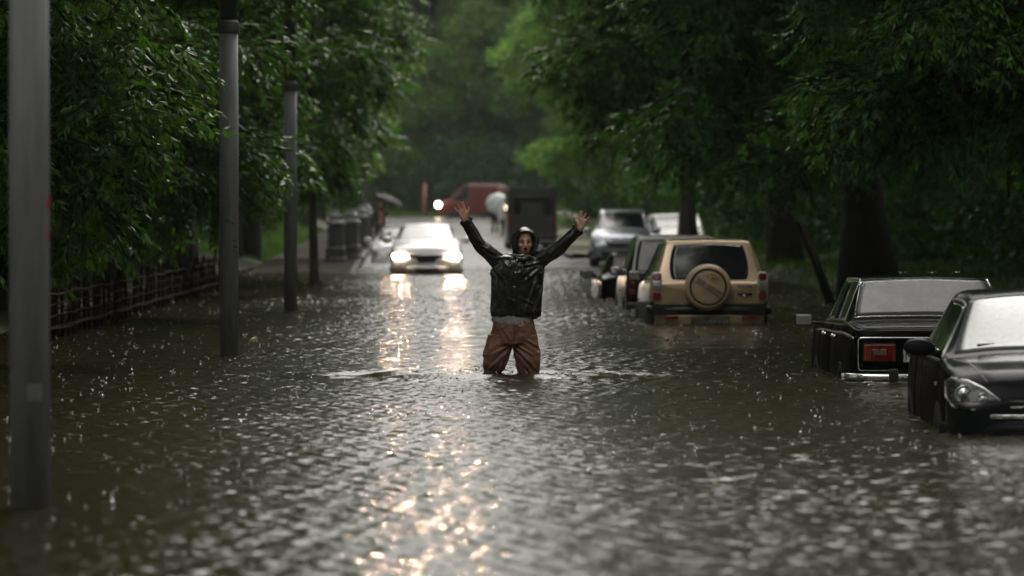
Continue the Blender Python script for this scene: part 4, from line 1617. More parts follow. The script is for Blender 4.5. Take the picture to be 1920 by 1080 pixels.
# ---------------------------------------------------------------- generic hatchback / saloon facing us, used for the far cars
def plain_car(name, label, loc, rz, paint, kind='saloon', lights=None, grp=None, detail=True, glass='glass_dark', soft_top=None, scale_z=1.0, wheels=True):
    root = empty(name, loc, label, 'car', rz, grp)
    if kind == 'saloon':
        L = 4.55
        st = [(0.0, .74, .90, .62, .96, .48, .99, 1.0, .3), (0.12, .86, .96, .74, 1.0, .58, 1.04, 1.06, .24), (0.6, .89, .98, .78, 1.02, .62, 1.07, 1.09), (0.8, .90, .98, .80, 1.03, .64, 1.08, 1.10),
              (1.45, .90, .98, .80, 1.02, .60, 1.38, 1.42), (2.1, .90, .97, .80, 1.01, .62, 1.41, 1.46), (2.7, .90, .96, .81, 1.0, .60, 1.37, 1.42), (3.45, .90, .93, .82, .98, .72, 1.01, 1.05), (3.55, .90, .92, .81, .96, .70, .99, 1.03),
              (4.1, .88, .84, .78, .89, .60, .93, .96), (4.38, .85, .74, .72, .79, .54, .83, .85, .22), (4.5, .79, .62, .66, .67, .48, .71, .72, .24), (4.55, .70, .55, .58, .58, .42, .61, .62, .28)]
        fw, ws = 6, 7
        hl = [(10.0, 3.75), (11.5, 3.5), (11.75, 5.6), (10.3, 4.75)]
    else:   # tall people carrier
        L = 4.4
        st = [(0.0, .80, .95, .76, 1.0, .62, 1.5, 1.54, .3), (0.10, .86, 1.0, .80, 1.04, .64, 1.56, 1.60, .25), (1.0, .88, 1.0, .82, 1.04, .64, 1.63, 1.67), (2.0, .88, .98, .82, 1.02, .64, 1.62, 1.66), (2.6, .88, .97, .82, 1.01, .62, 1.54, 1.58),
              (3.5, .88, .95, .80, 1.0, .70, 1.06, 1.10), (3.62, .88, .94, .79, .98, .68, 1.03, 1.07), (4.0, .86, .85, .75, .90, .60, .95, .98), (4.25, .82, .72, .70, .77, .52, .82, .84, .24), (4.36, .74, .6, .62, .63, .46, .66, .67, .28)]
        fw, ws = 4, 5
        hl = [(6.9, 3.8), (8.3, 3.5), (8.6, 5.5), (7.3, 4.7)]
    sh = Shell(st)
    sh.body([paint], root)
    g = G()
    sh.patch(g, [(fw + .08, 6.0), (fw + .94, 6.0), (fw + .94, 10.0), (fw + .08, 10.0)], 0.005, 14, 0.10)
    g.build('windscreen', [M[glass]], root)
    if soft_top:
        g = G()
        sh.patch(g, [(2.9, 5.75), (fw + .05, 5.75), (fw + .05, 10.25), (2.9, 10.25)], 0.012, 14, 0.02)
        g.build('soft_top', [soft_top], root)
    for side in (0, 1):
        sg = -1 if side else 1
        f = sides if side else (lambda c: c)
        g = G()
        u0 = 4.2 if kind == 'saloon' else 0.5
        sh.patch(g, f([(u0, 5.1), (fw + .8, 5.1), (fw + .05, 5.84), (u0 + 0.15, 5.84)]), 0.004, 12, 0.04)
        g.build('side_window', [M['glass_dark']], root)
        g = G()
        sh.patch(g, f(hl), 0.008, 12, 0.15)
        h = g.build('headlight', [M['lamp_clear']], root)
        if lights:
            g = G()
            p = sh.ev(np.array([(hl[0][0] + hl[1][0]) / 2 + 0.15]), np.array([16 - 4.3 if side else 4.3]))[0]
            g.ball((p[0] - sg * 0.02, p[1] + 0.02, p[2]), 1, (0.125, 0.05, 0.075), 18, 12)
            g.build('lamp', [M[lights]], h)
            g = G()
            g.ball((p[0] - sg * 0.15, p[1] + 0.10, p[2] + 0.0), 1, (0.06, 0.03, 0.05), 14, 10)
            g.build('inner_lamp', [M[lights]], h)
            ld = bpy.data.lights.new('headlight_beam', 'SPOT')
            ld.energy = 4200
            ld.color = (1.0, 0.66, 0.42)
            ld.spot_size = R(5.2)
            ld.spot_blend = 1.0
            ld.shadow_soft_size = 0.28
            lo = bpy.data.objects.new('headlight_beam', ld)
            COL.objects.link(lo)
            lo.parent = root
            lo.location = (p[0] - sg * 0.02, p[1] + 0.12, p[2])
            lo.rotation_euler = (R(90 - 0.2), 0, R(-0.6))
        mirror(root, sg * 0.88, fw * 0 + (3.05 if kind == 'saloon' else 3.0), 1.03, sg, paint, -1, 0.24, 0.17)
        if wheels:
            for ya_ in (3.65 if kind == 'saloon' else 3.5, 0.9):
                g = G()
                arch(sh, g, ya_, 0.32, 0.37, sg)
                g.build('wheel_arch', [M['rubber']], root)
            wheel(root, sg * 0.80, 3.65 if kind == 'saloon' else 3.5, 0.31, 0.31, 0.2, sg)
            wheel(root, sg * 0.80, 0.9, 0.31, 0.31, 0.2, sg)
    # face of the car
    fy = L + 0.035
    mp = lambda x, z, d: (x, fy + d - 0.22 * x * x, z)
    g = G()
    if kind == 'saloon':
        g.panel([(-.44, .66), (-.36, .54), (-.22, .46), (.22, .46), (.36, .54), (.44, .66)], mp, 0.02, 0.006)
        g.build('grille', [M['black']], root)
        g = G()
        P = [mp(x, z, 0.024) for x, z in ((-.46, .63), (-.38, .52), (-.22, .445), (.22, .445), (.38, .52), (.46, .63))]
        g.tube(P, 0.012, 6)
        g.build('grille_trim', [M['chrome']], root)
        g = G()
        P = [(-.87 + 1.74 * k / 20, L + 0.02 - 0.42 * abs(k / 10 - 1) ** 3.0, 0.31) for k in range(21)]
        g.tube(P, 0.10, 12, flat=1.0)
        g.build('bumper', [paint], root)
        for sg in (-1, 1):
            g = G()
            g.panel(rrect(sg * .68 - .11, sg * .68 + .11, .27, .35, .03), lambda x, z, d: (x, L + 0.16 + d - 0.52 * x * x, z), 0.03, 0.008)
            g.build('fog_lamp', [M['black']], root)
        g = G()
        g.panel(rrect(-.30, .30, .25, .32, .02), lambda x, z, d: (x, L + 0.14 + d - 0.2 * x * x, z), 0.02, 0.006)
        g.build('air_intake', [M['black']], root)
    else:
        g.panel(rrect(-.40, .40, .60, .70, .03), mp, 0.02, 0.008)
        g.build('grille', [M['black']], root)
        g = G()
        g.panel(rrect(-.44, .44, .71, .80, .02), mp, 0.02, 0.006)
        g.build('chrome_bar', [M['chrome']], root)
        g = G()
        P = [(-.85 + 1.70 * k / 20, L - 0.02 - 0.36 * abs(k / 10 - 1) ** 3.0, 0.40) for k in range(21)]
        g.tube(P, 0.11, 12, flat=1.0)
        g.build('bumper', [M['black']], root)
        g = G()
        P = [(-.8 + 1.6 * k / 20, L - 0.06 - 0.36 * abs(k / 10 - 1) ** 3.0, 0.2) for k in range(21)]
        g.tube(P, 0.06, 10)
        g.build('lower_grille', [M['rubber']], root)
    return root


plain_car('saloon_car', 'white saloon driving towards us through the flood with both headlights blazing', (0.40, 107.3 + 4.55, -0.17), R(180), M['car_white'], 'saloon', 'head_on', glass='glass_wet')
plain_car('parked_car', 'low white car with dark roof behind the driving white saloon on its left', (-0.30, 128 + 4.4, -0.30), R(180), M['car_white'], 'saloon', None, soft_top=M['black'])
plain_car('parked_car', 'black car low in the water, beyond the one with the pale rear window frame', (4.27, 76.0, -0.62), 0, M['car_black'], 'saloon', None, 'cars standing in the flood along the right kerb')
plain_car('people_carrier', 'silver and dark people carrier facing us at the far end of the parked row', (6.28, 121.3 + 4.4, 0.02), R(176), M['car_silver'], 'carrier', None, 'cars standing in the flood along the right kerb')


# ---------------------------------------------------------------- vans
def van(name, label, loc, rz, paint, L, Wd, H, nose, lights=None, tail=False, cat='van'):
    root = empty(name, loc, label, cat, rz)
    hw = Wd / 2
    if nose:
        st = [(0, hw - .04, .95, hw - .05, 1.0, hw - .16, H - .08, H - .02, .35), (0.06, hw, .98, hw - .02, 1.05, hw - .12, H - .05, H), (L - 2.2, hw, .98, hw - .02, 1.05, hw - .12, H - .04, H + .01), (L - 1.75, hw, .98, hw - .03, 1.05, hw - .13, H - .10, H - .05),
              (L - .75, hw, .98, hw - .06, 1.06, hw - .14, 1.24, 1.28), (L - .65, hw, .96, hw - .07, 1.04, hw - .16, 1.18, 1.22), (L - .12, hw - .03, .85, hw - .12, .90, hw - .26, .98, 1.0), (L, hw - .1, .72, hw - .18, .76, hw - .35, .80, .82, .35)]
    else:
        st = [(0, hw - .03, .95, hw - .03, 1.05, hw - .10, H - .06, H - .02, .4), (0.05, hw, .98, hw, 1.05, hw - .06, H - .03, H), (L - .5, hw, .98, hw, 1.05, hw - .06, H - .03, H), (L, hw - .05, .95, hw - .06, 1.0, hw - .12, H - .3, H - .26, .4)]
    sh = Shell(st, 0.22, 0.16)
    sh.body([paint], root)
    if nose:
        g = G()
        sh.patch(g, [(3.10, 6.0), (3.93, 6.0), (3.93, 10.0), (3.10, 10.0)], 0.006, 14, 0.08)
        g.build('windscreen', [M['glass_wet']], root)
    for side in (0, 1):
        sg = -1 if side else 1
        f = sides if side else (lambda c: c)
        g = G()
        if nose:
            sh.patch(g, f([(2.25, 5.1), (3.80, 5.1), (3.06, 5.86), (2.35, 5.86)]), 0.006, 12, 0.05)
            g.build('cab_window', [M['glass_dark']], root)
            g = G()
            sh.patch(g, f([(5.4, 4.0), (6.7, 3.8), (6.9, 5.4), (5.9, 5.0)]), 0.01, 12, 0.2)
            h = g.build('headlight', [M['lamp_clear']], root)
            if lights:
                g = G()
                p = sh.ev(np.array([6.3]), np.array([16 - 4.5 if side else 4.5]))[0]
                g.ball((p[0] + sg * 0.05, p[1] + 0.03, p[2]), 1, (0.17, 0.17, 0.17), 18, 12)
                g.build('lamp', [M[lights]], h)
            mirror(root, sg * (hw - 0.02), L - 1.2, 1.35, sg, M['black'], -1, 0.2, 0.3)
        else:
            sh.patch(g, f([(1.2, 5.2), (1.9, 5.2), (1.9, 5.8), (1.2, 5.8)]), 0.006, 8, 0.05)
            g.build('side_window', [M['glass_dark']], root)
        if tail:
            mp = lambda x, z, d: (x, -0.02 - d, z)
            g = G()
            g.panel(rrect(sg * (hw - .12) - .05, sg * (hw - .12) + .05, .85, 1.25, .02), mp, 0.03, 0.008)
            g.build('tail_light', [M['lamp_red']], root)
        wheel(root, sg * (hw - 0.12), 0.9, 0.36, 0.36, 0.22, sg)
        wheel(root, sg * (hw - 0.12), L - 0.85, 0.36, 0.36, 0.22, sg)
    g = G()
    if tail:
        g.panel(rrect(-hw + .22, hw - .22, 1.25, H - .35, .06), lambda x, z, d: (x, -0.03 - d, z), 0.012, 0.004)
        g.build('rear_window', [M['glass_dark']], root)
        g = G()
    g.box((0, -0.06, 0.45), (Wd - 0.1, 0.14, 0.2), 0.04)
    g.build('rear_bumper', [M['black']], root)
    g = G()
    g.box((0, L + 0.0, 0.5), (Wd - 0.12, 0.22, 0.32), 0.08)
    g.build('front_bumper', [M['black']], root)
    return root


zc = float(road_z(270)) + 0.01
van('delivery_van', 'red van turning out of the side road with one bright headlight', (W(830, 0, 270)[0] + 3.75, 270.5, zc), R(70), M['car_red'], 4.0, 1.85, 2.15, True, 'head_far')
van('minibus', 'tall black van standing behind the man in the raincoat', (W(998, 0, 158)[0], 158, float(road_z(158))), 0, mat('paint_flat_black', (0.018, 0.018, 0.02), 0.4, coat=0.3), 5.4, 1.86, 2.32, False, None, True)
van('box_van', 'white van with a dark window half hidden behind the parked cars', (W(1262, 0, 136)[0] + 0.25, 136 + 5.0, float(road_z(136)) - 0.25), R(180), mat('paint_dull_white', (0.5, 0.5, 0.49), 0.4), 5.0, 1.75, 1.68, True)

# ------------------------------------------------------------------ the man in the flood
def fold_disp(amp, freq, stretch, seed, sharpness=1.0, extra=None, creases=()):
    off = Vector((seed * 3.1, seed * 1.7, seed * 0.9))

    def f(co, no):
        out = co.copy()
        for i in range(len(co)):
            p = co[i]
            s = stretch(p) if callable(stretch) else (p[0] * stretch[0], p[1] * stretch[1], p[2] * stretch[2])
            n1 = mnoise.noise(Vector((s[0] * freq, s[1] * freq, s[2] * freq)) + off)
            n2 = mnoise.noise(Vector((s[0] * freq * 2.3, s[1] * freq * 2.3, s[2] * freq * 2.3)) - off)
            h = (1 - abs(n1) * 3.2 * sharpness) * 0.7 + n2 * 0.5
            k = amp * (extra(p) if extra else 1.0)
            dd = h * k
            if creases and p[1] < 0.03:
                for (x0, z0, x1, z1, wd, hh) in creases:
                    ax, az = x1 - x0, z1 - z0
                    L2 = ax * ax + az * az
                    t = ((p[0] - x0) * ax + (p[2] - z0) * az) / L2
                    if -0.1 < t < 1.1:
                        tt = min(1, max(0, t))
                        q = ((p[0] - x0) * az - (p[2] - z0) * ax) / math.sqrt(L2)
                        e = math.sin(math.pi * min(1, max(0, (t + 0.1) / 1.2))) ** 0.7
                        dd += hh * e * (math.exp(-(q / wd) ** 2) - 0.7 * math.exp(-((q - wd * 1.7) / wd) ** 2))
            out[i] = p + no[i] * dd
        return out
    return f


def hand(g, wrist, d, thumb, spread=(0.30, 0.10, -0.06, -0.30), curl=0.10):
    """palm towards -y; thumb = +1/-1: side of the thumb in x; d = direction of the hand"""
    w = Vector(wrist)
    d = Vector(d).normalized()
    n = Vector((0, -1, 0))
    sx = d.cross(n).normalized()
    if sx.x * thumb < 0:
        sx = -sx           # points to the thumb
    # palm: four metacarpal ridges and the ball of the thumb
    for k, o in enumerate((0.028, 0.010, -0.009, -0.027)):
        g.capsule(w + sx * o * 0.55, w + d * (0.088 - 0.004 * k) + sx * o * 1.08 + n * 0.002, 0.017, 0.0125, 8)
    g.capsule(w + sx * 0.012 + d * 0.012 + n * 0.008, w + sx * 0.036 + d * 0.048 + n * 0.012, 0.018, 0.014, 8)
    g.capsule(w - sx * 0.018 + d * 0.015 + n * 0.006, w - sx * 0.026 + d * 0.06 + n * 0.006, 0.015, 0.011, 8)
    L = (0.070, 0.078, 0.072, 0.057)
    for k, o in enumerate((0.029, 0.0105, -0.0095, -0.028)):
        b = w + d * (0.088 - 0.004 * k) + sx * o * 1.1
        a = spread[k]
        fd = (d * math.cos(a) + sx * math.sin(a)).normalized()
        m1 = b + fd * L[k] * 0.45 + n * 0.002
        m2 = m1 + (fd + n * curl).normalized() * L[k] * 0.30
        m3 = m2 + (fd + n * curl * 2.5).normalized() * L[k] * 0.26
        g.capsule(b, m1, 0.0100, 0.0090, 8)
        g.capsule(m1, m2, 0.0090, 0.0082, 8)
        g.capsule(m2, m3, 0.0082, 0.0066, 8)
    t0 = w + sx * 0.036 + d * 0.045 + n * 0.010
    t1 = t0 + (sx * 0.75 + d * 0.75).normalized() * 0.034
    t2 = t1 + (sx * 0.35 + d * 0.95).normalized() * 0.028
    g.capsule(t0, t1, 0.0125, 0.0105, 8)
    g.capsule(t1, t2, 0.0105, 0.0080, 8)


def the_man():
    root = empty('person', (0.97, 39.8, -0.5), 'man wading knee deep with both arms flung up, black hooded raincoat and rust brown trousers', 'person')
    S = 201.0
    m = lambda px, py, y=0.0: Vector(((px - 965) / S, y, 2.0 + (403 - py) / S))

    hc = m(984.5, 454, -0.01)
    # ---- body: one continuous surface
    g = G()
    g.ball(hc + Vector((0, 0.005, 0.012)), 1, (0.076, 0.096, 0.112), 22, 16)
    g.ball(hc + Vector((0, -0.012, -0.045)), 1, (0.060, 0.074, 0.078), 18, 12)
    g.ball(hc + Vector((0, -0.060, -0.092)), 1, (0.027, 0.024, 0.020), 12, 8)       # chin
    for s in (-1, 1):
        g.ball(hc + Vector((s * 0.040, -0.066, -0.030)), 1, (0.024, 0.020, 0.020), 12, 8)   # cheekbones
        g.ball(hc + Vector((s * 0.078, 0.010, -0.015)), 1, (0.010, 0.020, 0.032), 10, 8)    # ears
        g.capsule(hc + Vector((s * 0.010, -0.090, 0.020)), hc + Vector((s * 0.046, -0.078, 0.018)), 0.009, 0.008, 8)   # brow
    g.capsule(hc + Vector((0, -0.090, 0.008)), hc + Vector((0, -0.117, -0.034)), 0.009, 0.0125, 8)  # nose
    g.ball(hc + Vector((-0.011, -0.105, -0.037)), 0.009)
    g.ball(hc + Vector((0.011, -0.105, -0.037)), 0.009)
    g.capsule(hc + Vector((-0.016, -0.090, -0.056)), hc + Vector((0.016, -0.090, -0.056)), 0.007, 0.007, 8)
    g.capsule(hc + Vector((-0.014, -0.086, -0.080)), hc + Vector((0.014, -0.086, -0.080)), 0.008, 0.008, 8)
    neck = m(975, 478, 0.0)
    g.capsule(hc + Vector((0, 0.02, -0.08)), neck + Vector((0, 0.01, -0.06)), 0.058, 0.062, 14)
    g.capsule(m(970, 500), m(965, 560), 0.13, 0.12, 16, flat=0.75, up=(1, 0, 0))
    g.capsule(m(965, 560), m(963, 620), 0.12, 0.14, 16, flat=0.8, up=(1, 0, 0))
    shl, ell, wrl = m(936, 489, 0.0), m(899, 458, -0.07), m(870.5, 411, -0.13)
    shr, elr, wrr = m(1007, 486, 0.0), m(1046, 466, -0.07), m(1086.5, 428, -0.13)
    for a, b, c in ((shl, ell, wrl), (shr, elr, wrr)):
        g.capsule(m(970, 495), a, 0.07, 0.062, 12)
        g.capsule(a, b, 0.055, 0.043, 12)
        g.capsule(b, c, 0.043, 0.027, 12)
    hand(g, wrl, m(863, 385, -0.14) - wrl, 1, (0.02, 0.10, -0.16, -0.50))
    hand(g, wrr, m(1092, 402, -0.14) - wrr, -1, (0.02, 0.04, -0.20, -0.62))
    for s, hx, kx, fx in ((-1, 946, 928, 925), (1, 983, 989, 990)):
        g.capsule(m(hx, 625), m(kx, 682, -0.03), 0.085, 0.058, 14)
        g.capsule(m(kx, 682, -0.03), m(kx, 698, -0.02), 0.055, 0.052, 12)
        foot = Vector(((fx - 965) / S, 0.02, 0.07))
        g.capsule(m(kx, 698, -0.02), foot, 0.054, 0.036, 12)
        g.capsule(foot, foot + Vector((s * 0.03, -0.15, -0.03)), 0.038, 0.028, 10)
    fuse('body', g, 0.0055, [M['skin']], root, 3)
    # ---- face details
    g = G()
    for s in (-1, 1):
        g.ball(hc + Vector((s * 0.030, -0.083, 0.001)), 1, (0.0130, 0.009, 0.0055), 12, 8)
    ey = g.build('eyes', [mat('eye_white', (0.20, 0.17, 0.15), 0.3)], root)
    g = G()
    for s in (-1, 1):
        g.ball(hc + Vector((s * 0.030, -0.0895, 0.001)), 1, (0.0055, 0.004, 0.0055), 12, 8)
    g.build('pupils', [M['ink']], ey)
    g = G()
    for s in (-1, 1):
        g.tube([hc + Vector((s * 0.012, -0.099, 0.021)), hc + Vector((s * 0.030, -0.098, 0.026)), hc + Vector((s * 0.050, -0.086, 0.018))], [0.002, 0.0028, 0.0015], 6)
    g.build('eyebrows', [mat('hair_dark', (0.02, 0.014, 0.01), 0.5)], root)
    g = G()
    g.ball(hc + Vector((0, -0.089, -0.068)), 1, (0.017, 0.010, 0.010), 14, 8)
    g.build('open_mouth', [mat('mouth_dark', (0.03, 0.008, 0.008), 0.5)], root)
    g = G()
    for a0, a1, rr in ((0.15, math.pi - 0.15, 0.005), (math.pi + 0.1, 2 * math.pi - 0.1, 0.0058)):
        g.tube([hc + Vector((0.019 * math.cos(t), -0.0985 + 0.004 * abs(math.cos(t)), -0.068 + 0.0125 * math.sin(t))) for t in np.linspace(a0, a1, 9)], rr, 6)
    g.build('lips', [M['skin_dark']], root)
    g = G()
    g.ball(hc + Vector((0, 0.016, 0.034)), 1, (0.080, 0.094, 0.094), 20, 12)
    fuse('hair', g, 0.012, [bpy.data.materials['hair_dark']], root, 1)

    # ---- raincoat
    g = G()
    rows = [(594, 921, 1014, .125), (585, 919.5, 1015, .140), (560, 920, 1016, .145), (535, 920.5, 1018, .150), (512, 921, 1020.5, .150), (498, 923, 1021, .142), (488, 930, 1014, .125), (480, 942, 1004, .105), (475, 953, 998, .085)]
    n = 40
    V, F = [], []
    for py, x0, x1, dep in rows:
        c = m((x0 + x1) / 2, py, 0.005)
        hw = (x1 - x0) / 2 / S
        for k in range(n):
            t = 2 * math.pi * k / n
            ct, st_ = math.cos(t), math.sin(t)
            e = 0.8
            V.append((c.x + hw * abs(ct) ** e * np.sign(ct), c.y + dep * abs(st_) ** e * np.sign(st_), c.z))
    for i in range(len(rows) - 1):
        for k in range(n):
            k2 = (k + 1) % n
            F.append([i * n + k, i * n + k2, (i + 1) * n + k2, (i + 1) * n + k])
    F.append(list(range(n))[::-1])
    F.append([(len(rows) - 1) * n + k for k in range(n)])
    g.add(V, F)
    # tails of the hem hang lower on the right
    g.capsule(m(985, 575, -0.02), m(1003, 590, -0.02), 0.07, 0.045, 12)
    for sh_, el_, wr_, sgn in ((shl, ell, wrl, -1), (shr, elr, wrr, 1)):
        a = sh_ + Vector((-sgn * 0.02, 0, -0.035))
        g.capsule(m(970, 502), a, 0.115, 0.088, 16)
        g.capsule(a, a.lerp(el_, 0.55), 0.088, 0.072, 16)
        g.capsule(a.lerp(el_, 0.55), el_ + Vector((0, 0, -0.008)), 0.072, 0.063, 16)
        g.capsule(el_ + Vector((0, 0, -0.008)), el_.lerp(wr_, 0.5) + Vector((0, 0, -0.005)), 0.063, 0.056, 16)
        e = el_.lerp(wr_, 0.955)
        g.tube([el_.lerp(wr_, 0.45), el_.lerp(wr_, 0.7), e], [0.056, 0.053, 0.051], 16)
        g.capsule(a + Vector((sgn * -0.03, 0, -0.02)), m(967 + sgn * 35, 512), 0.066, 0.066, 14)

    def stretch(p):
        # folds run from the shoulders down and inwards, and across the sleeves
        if p[2] > 1.56 and abs(p[0] - 0.02) > 0.24:
            return (p[0] * 1.5, p[1] * 1.0, p[2] * 1.5)
        s = 1 if p[0] > 0.02 else -1
        return (p[0] * 1.4 + s * (p[2] - 1.3) * 0.55, p[1] * 0.9, (p[2] - s * p[0] * 0.4) * 0.38)
    cr = lambda L: [((a_ - 965) / S, 2.0 + (403 - b_) / S, (c_ - 965) / S, 2.0 + (403 - d_) / S, w_, h_) for a_, b_, c_, d_, w_, h_ in L]
    coat = fuse('raincoat', g, 0.0075, [M['raincoat']], root, 4, fold_disp(0.0045, 6.5, stretch, 2, creases=cr([
        (924, 498, 946, 530, .013, .010), (1020, 497, 984, 526, .014, .010), (930, 484, 960, 482, .012, .012), (946, 524, 957, 590, .014, .011), (1008, 515, 984, 588, .014, .012),
        (1014, 545, 1000, 590, .011, .010), (957, 488, 964, 514, .010, .010), (990, 486, 975, 512, .011, .012), (930, 530, 938, 590, .014, .010), (974, 558, 1002, 572, .010, .008), (975, 500, 1012, 492, .010, .010),
        (905, 462, 930, 478, .011, .012), (885, 440, 905, 458, .010, .010), (1030, 477, 1052, 458, .010, .011), (1060, 455, 1078, 436, .009, .009)])))
    g = G()
    P = []
    for py, px in ((478, 969), (500, 967.5), (530, 965), (560, 963.5), (592, 962)):
        P.append(m(px, py, -0.168 if py > 500 else -0.130))
    g.tube(P, [0.006] * 5, 6)
    g.build('placket', [M['raincoat']], coat)
    for py, px, y in ((488, 968.5, -0.160), (511, 966, -0.166), (537.5, 963.5, -0.170), (562, 962, -0.170)):
        g = G()
        g.ball(m(px, py, y), 1, (0.0088, 0.005, 0.0088), 12, 8)
        g.build('snap_button', [M['chrome']], coat)
    # collar round the neck
    g = G()
    P = []
    for k in range(25):
        t = 2 * math.pi * k / 24
        c = m(981, 485, -0.01)
        P.append(c + Vector((0.105 * math.cos(t), 0.105 * math.sin(t), 0.012 * math.cos(t * 2) - 0.012 * math.sin(t))))
    g.tube(P, 0.030, 10)
    for s in (-1, 1):
        g.capsule(m(981 + s * 17, 478, -0.02), m(975 + s * 6, 492, -0.10), 0.033, 0.026, 10)
    fuse('collar', g, 0.0075, [M['raincoat']], coat, 2, fold_disp(0.010, 16.0, (1, 1, 1), 5))
    # hood: open shell round the face with a short stiff peak
    nr, nk = 12, 40
    V, F = [], []
    prof = [(-0.072, 0.081, 0.104), (-0.078, 0.090, 0.112), (-0.066, 0.104, 0.122), (-0.04, 0.120, 0.132), (0.0, 0.130, 0.140), (0.05, 0.128, 0.136), (0.09, 0.110, 0.120), (0.125, 0.070, 0.078), (0.137, 0.0, 0.0)]
    inner = [(-0.03, 0.095, 0.112), (-0.066, 0.078, 0.100)]
    allp = inner + prof
    for q, (y, rx, rz) in enumerate(allp):
        for k in range(nk):
            t = 2 * math.pi * k / nk
            sx_, sz_ = math.cos(t), math.sin(t)
            e_ = 0.86
            sx_, sz_ = abs(sx_) ** e_ * np.sign(sx_), abs(sz_) ** e_ * np.sign(sz_)
            yy = y
            if y < -0.04 and sz_ > 0.0:
                yy = y - 0.016 * sz_ ** 2     # peak
            wob = 1 + 0.035 * math.sin(5 * t + q) + 0.02 * math.sin(9 * t + 2 * q)
            low = 1.18 if sz_ < 0 else 1.0
            V.append((hc.x + rx * sx_ * wob, hc.y + yy, hc.z - 0.004 + rz * sz_ * low * wob))
    for i in range(len(allp) - 1):
        for k in range(nk):
            k2 = (k + 1) % nk
            F.append([i * nk + k, (i + 1) * nk + k, (i + 1) * nk + k2, i * nk + k2])
    hd = mk('hood', V, F, [mat('hood_wet', (0.010, 0.010, 0.011), 0.24, spec=0.5, coat=0.6, coat_rough=0.14, bump=0.02, bscale=22)], coat)
    g = G()
    g.tube([hc + Vector((0.090 * math.cos(t), -0.088 - 0.018 * math.sin(t), 0.024 + 0.082 * math.sin(t))) for t in np.linspace(0.25, math.pi - 0.25, 15)], [0.004] + [0.008] * 13 + [0.004], 8)
    g.build('hood_peak', [bpy.data.materials['hood_wet']], hd)
    # cuffs with tabs
    for el_, wr_, sgn in ((ell, wrl, 1), (elr, wrr, -1)):
        d = (wr_ - el_).normalized()
        c = el_ + (wr_ - el_) * 0.90
        g = G()
        g.tube([c - d * 0.018, c, c + d * 0.020], [0.0560, 0.0570, 0.0555], 18, cap=False)
        side = d.cross(Vector((0, -1, 0))).normalized() * (1 if sgn > 0 else -1)
        g.capsule(c + side * 0.055 + Vector((0, -0.02, 0)), c + side * 0.068 + Vector((0, -0.03, -0.005)), 0.012, 0.010, 8)
        g.build('cuff', [M['raincoat']], coat)

    # ---- shirt hem below the coat
    g = G()
    V, F = [], []
    rows2 = [(580, 925, 1002, .118), (590, 924, 1001, .120), (600, 921, 1000, .124), (607, 926, 999, .124)]
    for i, (py, x0, x1, dep) in enumerate(rows2):
        c = m((x0 + x1) / 2, py, 0.0)
        hw = (x1 - x0) / 2 / S
        for k in range(n):
            t = 2 * math.pi * k / n
            wv = 1 + (0.02 * math.sin(7 * t) if i > 1 else 0)
            dz = (0.018 * math.sin(t * 2 + 0.6) - 0.01) if i == 3 else 0
            V.append((c.x + hw * math.cos(t) * wv, c.y + dep * math.sin(t) * wv, c.z + dz))
    for i in range(len(rows2) - 1):
        for k in range(n):
            k2 = (k + 1) % n
            F.append([i * n + k, (i + 1) * n + k, (i + 1) * n + k2, i * n + k2])
    mk('shirt_hem', V, F, [M['shirt']], root)

    # ---- trousers
    g = G()
    rows3 = [(592, 929, 998, .108), (602, 926, 1001, .118), (615, 923, 1004, .128), (630, 919, 1006, .138), (645, 915, 1008, .14)]
    V, F = [], []
    for py, x0, x1, dep in rows3:
        c = m((x0 + x1) / 2, py, 0.0)
        hw = (x1 - x0) / 2 / S
        for k in range(n):
            t = 2 * math.pi * k / n
            V.append((c.x + hw * math.cos(t), c.y + dep * math.sin(t), c.z))
    for i in range(len(rows3) - 1):
        for k in range(n):
            k2 = (k + 1) % n
            F.append([i * n + k, (i + 1) * n + k, (i + 1) * n + k2, i * n + k2])
    F.append(list(range(n)))
    F.append([(len(rows3) - 1) * n + k for k in range(n)][::-1])
    g.add(V, F)
    up = (1, 0, 0)
    g.tube([m(939, 632), m(935, 650, -0.01), m(930, 668, -0.03), m(926.5, 684, -0.03), m(924, 695, -0.02), m(924, 702, -0.02)], [0.118, 0.120, 0.124, 0.108, 0.086, 0.078], 20, flat=0.95, up=up)
    g.tube([m(985, 632), m(986.5, 650, -0.01), m(988.5, 668, -0.03), m(990, 684, -0.03), m(990.5, 698, -0.02), m(990.5, 715, 0.0)], [0.116, 0.122, 0.122, 0.112, 0.100, 0.085], 20, flat=0.95, up=up)

    def st2(p):
        s = 1 if p[0] > -0.01 else -1
        k = min(1, max(0, (0.95 - p[2]) * 4))
        return (p[0] * 1.2 + s * (p[2] - 0.8) * 1.1 * k, p[1] * 0.9, (p[2] - s * p[0]) * 0.5)
    tr = fuse('trousers', g, 0.0075, [M['trousers']], root, 3, fold_disp(0.0085, 8.5, st2, 9, extra=lambda p: 0.35 if p[2] > 0.98 else 1.0, creases=cr([
        (959, 645, 924, 663, .012, .014), (957, 652, 918, 690, .013, .014), (965, 645, 1001, 666, .012, .014), (968, 652, 1005, 692, .013, .014), (985, 636, 1008, 650, .012, .011), (921, 636, 914, 668, .012, .012),
        (935, 680, 922, 698, .010, .010), (980, 678, 996, 700, .012, .012), (946, 660, 934, 700, .012, .010), (940, 612, 958, 640, .012, .008), (975, 668, 984, 700, .010, .009), (1010, 655, 1004, 690, .010, .010)])))
